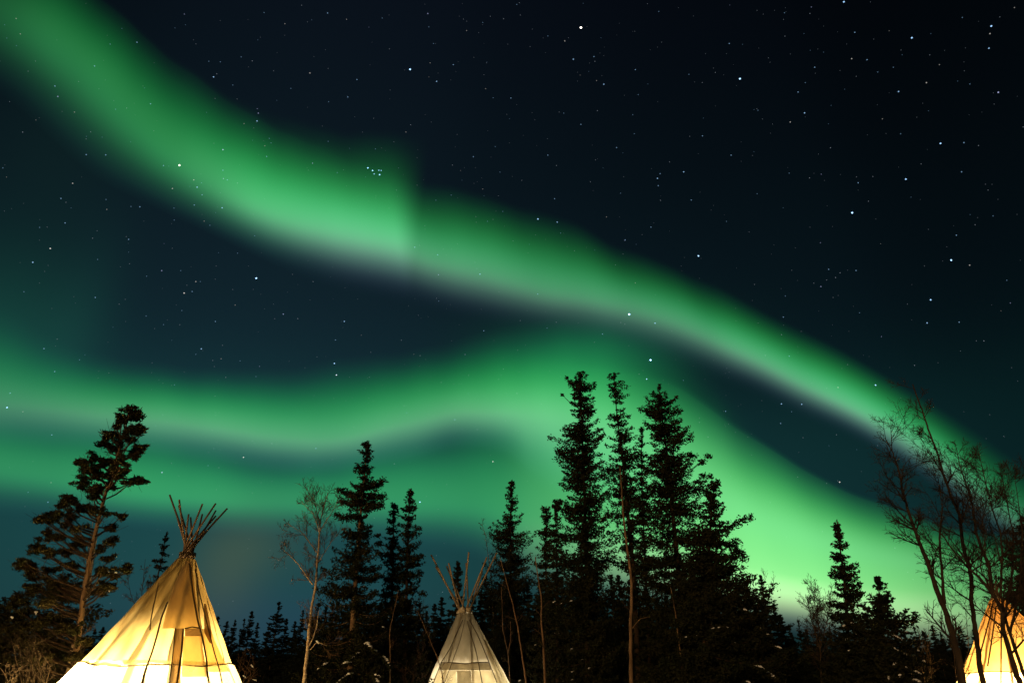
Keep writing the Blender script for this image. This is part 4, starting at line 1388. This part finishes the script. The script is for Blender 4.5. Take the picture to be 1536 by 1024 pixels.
bare_tree('bare tree with several upright stems, rightmost of the bare group',
          [(20, [(1536, 1010), (1531, 999), (1519, 963), (1509, 931), (1501, 890), (1503, 840), (1501, 799), (1487, 759), (1478, 719), (1466, 672)], .06, .007),
           ((20, 20.6), [(1508, 925), (1518, 860), (1520, 800), (1508, 740), (1500, 705)], .035, .006),
           ((20, 19.5), [(1515, 950), (1530, 880), (1534, 800), (1526, 740), (1522, 715)], .035, .006),
           ((20, 20.5), [(1503, 850), (1490, 800), (1472, 760)], .02, .006)],
          114, l1=1.2, per_m=5.2, start=.35, kids=(8, 5), bark='darkbark', twig='darktwig', tip=.0034)

SH = 'bare shrubs and saplings round the clearing'
bare_tree('hazy bare shrub between the central stand and the slim knobbly spruce',
          [(42, [(1232, 1024), (1230, 960), (1226, 900)], .05, .01), (42, [(1230, 975), (1215, 920), (1210, 895)], .03, .008), (42, [(1231, 970), (1243, 920), (1246, 888)], .03, .008),
           (42, [(1230, 950), (1222, 905), (1222, 882)], .03, .008)],
          120, group=SH, name='bare_shrub', cat='shrub', l1=1.2, per_m=8, start=.4, kids=(7, 5), bark='darkbark', twig='darktwig', tip=.006)
bare_tree('thin bare sapling poking up at the right foot of the central stand',
          [(36, [(1128, 1000), (1132, 930), (1140, 890), (1152, 858)], .03, .006), (36, [(1134, 915), (1150, 885), (1166, 872)], .015, .005)],
          121, group=SH, name='bare_shrub', cat='shrub', l1=.8, per_m=2.6, start=.4, kids=(4, 3), bark='darkbark', twig='darktwig', tip=.004)
bare_tree('dim bare sapling beside the slender spruce behind the yellow tipi',
          [(38, [(205, 1000), (210, 930), (214, 880), (218, 838)], .04, .008), (38, [(210, 930), (196, 890), (190, 862)], .02, .006), (38, [(212, 910), (228, 880), (240, 850)], .02, .006)],
          122, group=SH, name='bare_shrub', cat='shrub', l1=.9, per_m=4, start=.3, kids=(5, 4), bark='darkbark', tip=.005)
for i, (x, y, Y, lab) in enumerate(((36, 945, 25, 'brown lit shrub of upright stems at the lower left corner'), (62, 965, 24, 'low brown shrub left of the forked pale birch'),
                                    (12, 985, 23, 'low brown shrub cut by the left edge'),
                                    (612, 985, 33, 'low brown shrub left of the khaki tipi'), (372, 975, 33, 'low snow flecked shrub right of the glowing yellow tipi'),
                                    (1392, 925, 36, 'hazy bare shrub right of the snow dusted spruce'), (1440, 900, 33, 'tangled bare shrub beside the orange tipi'),
                                    (630, 900, 44, 'thin bare sapling right of the pair of spruces'))):
    st = []
    rng = np.random.default_rng(300 + i)
    for q in range(5):
        st.append((Y + rng.uniform(-.6, .6), [(x + rng.uniform(-10, 10), 1040), (x + rng.uniform(-14, 14), (1040 + y) / 2), (x + rng.uniform(-20, 20), y + rng.uniform(0, 25))], .022, .006))
    bare_tree(lab, st, 130 + i, group=SH, name='bare_shrub', cat='shrub', l1=.8, per_m=2.2, start=.25, kids=(4, 3), bark='twig' if 100 < x < 700 else 'darkbark',
              twig='twig' if 100 < x < 700 else 'darktwig', tip=.004, spots=[(367, 1014, 3), (378, 998, 3), (382, 1019, 3)] if x == 372 else None)
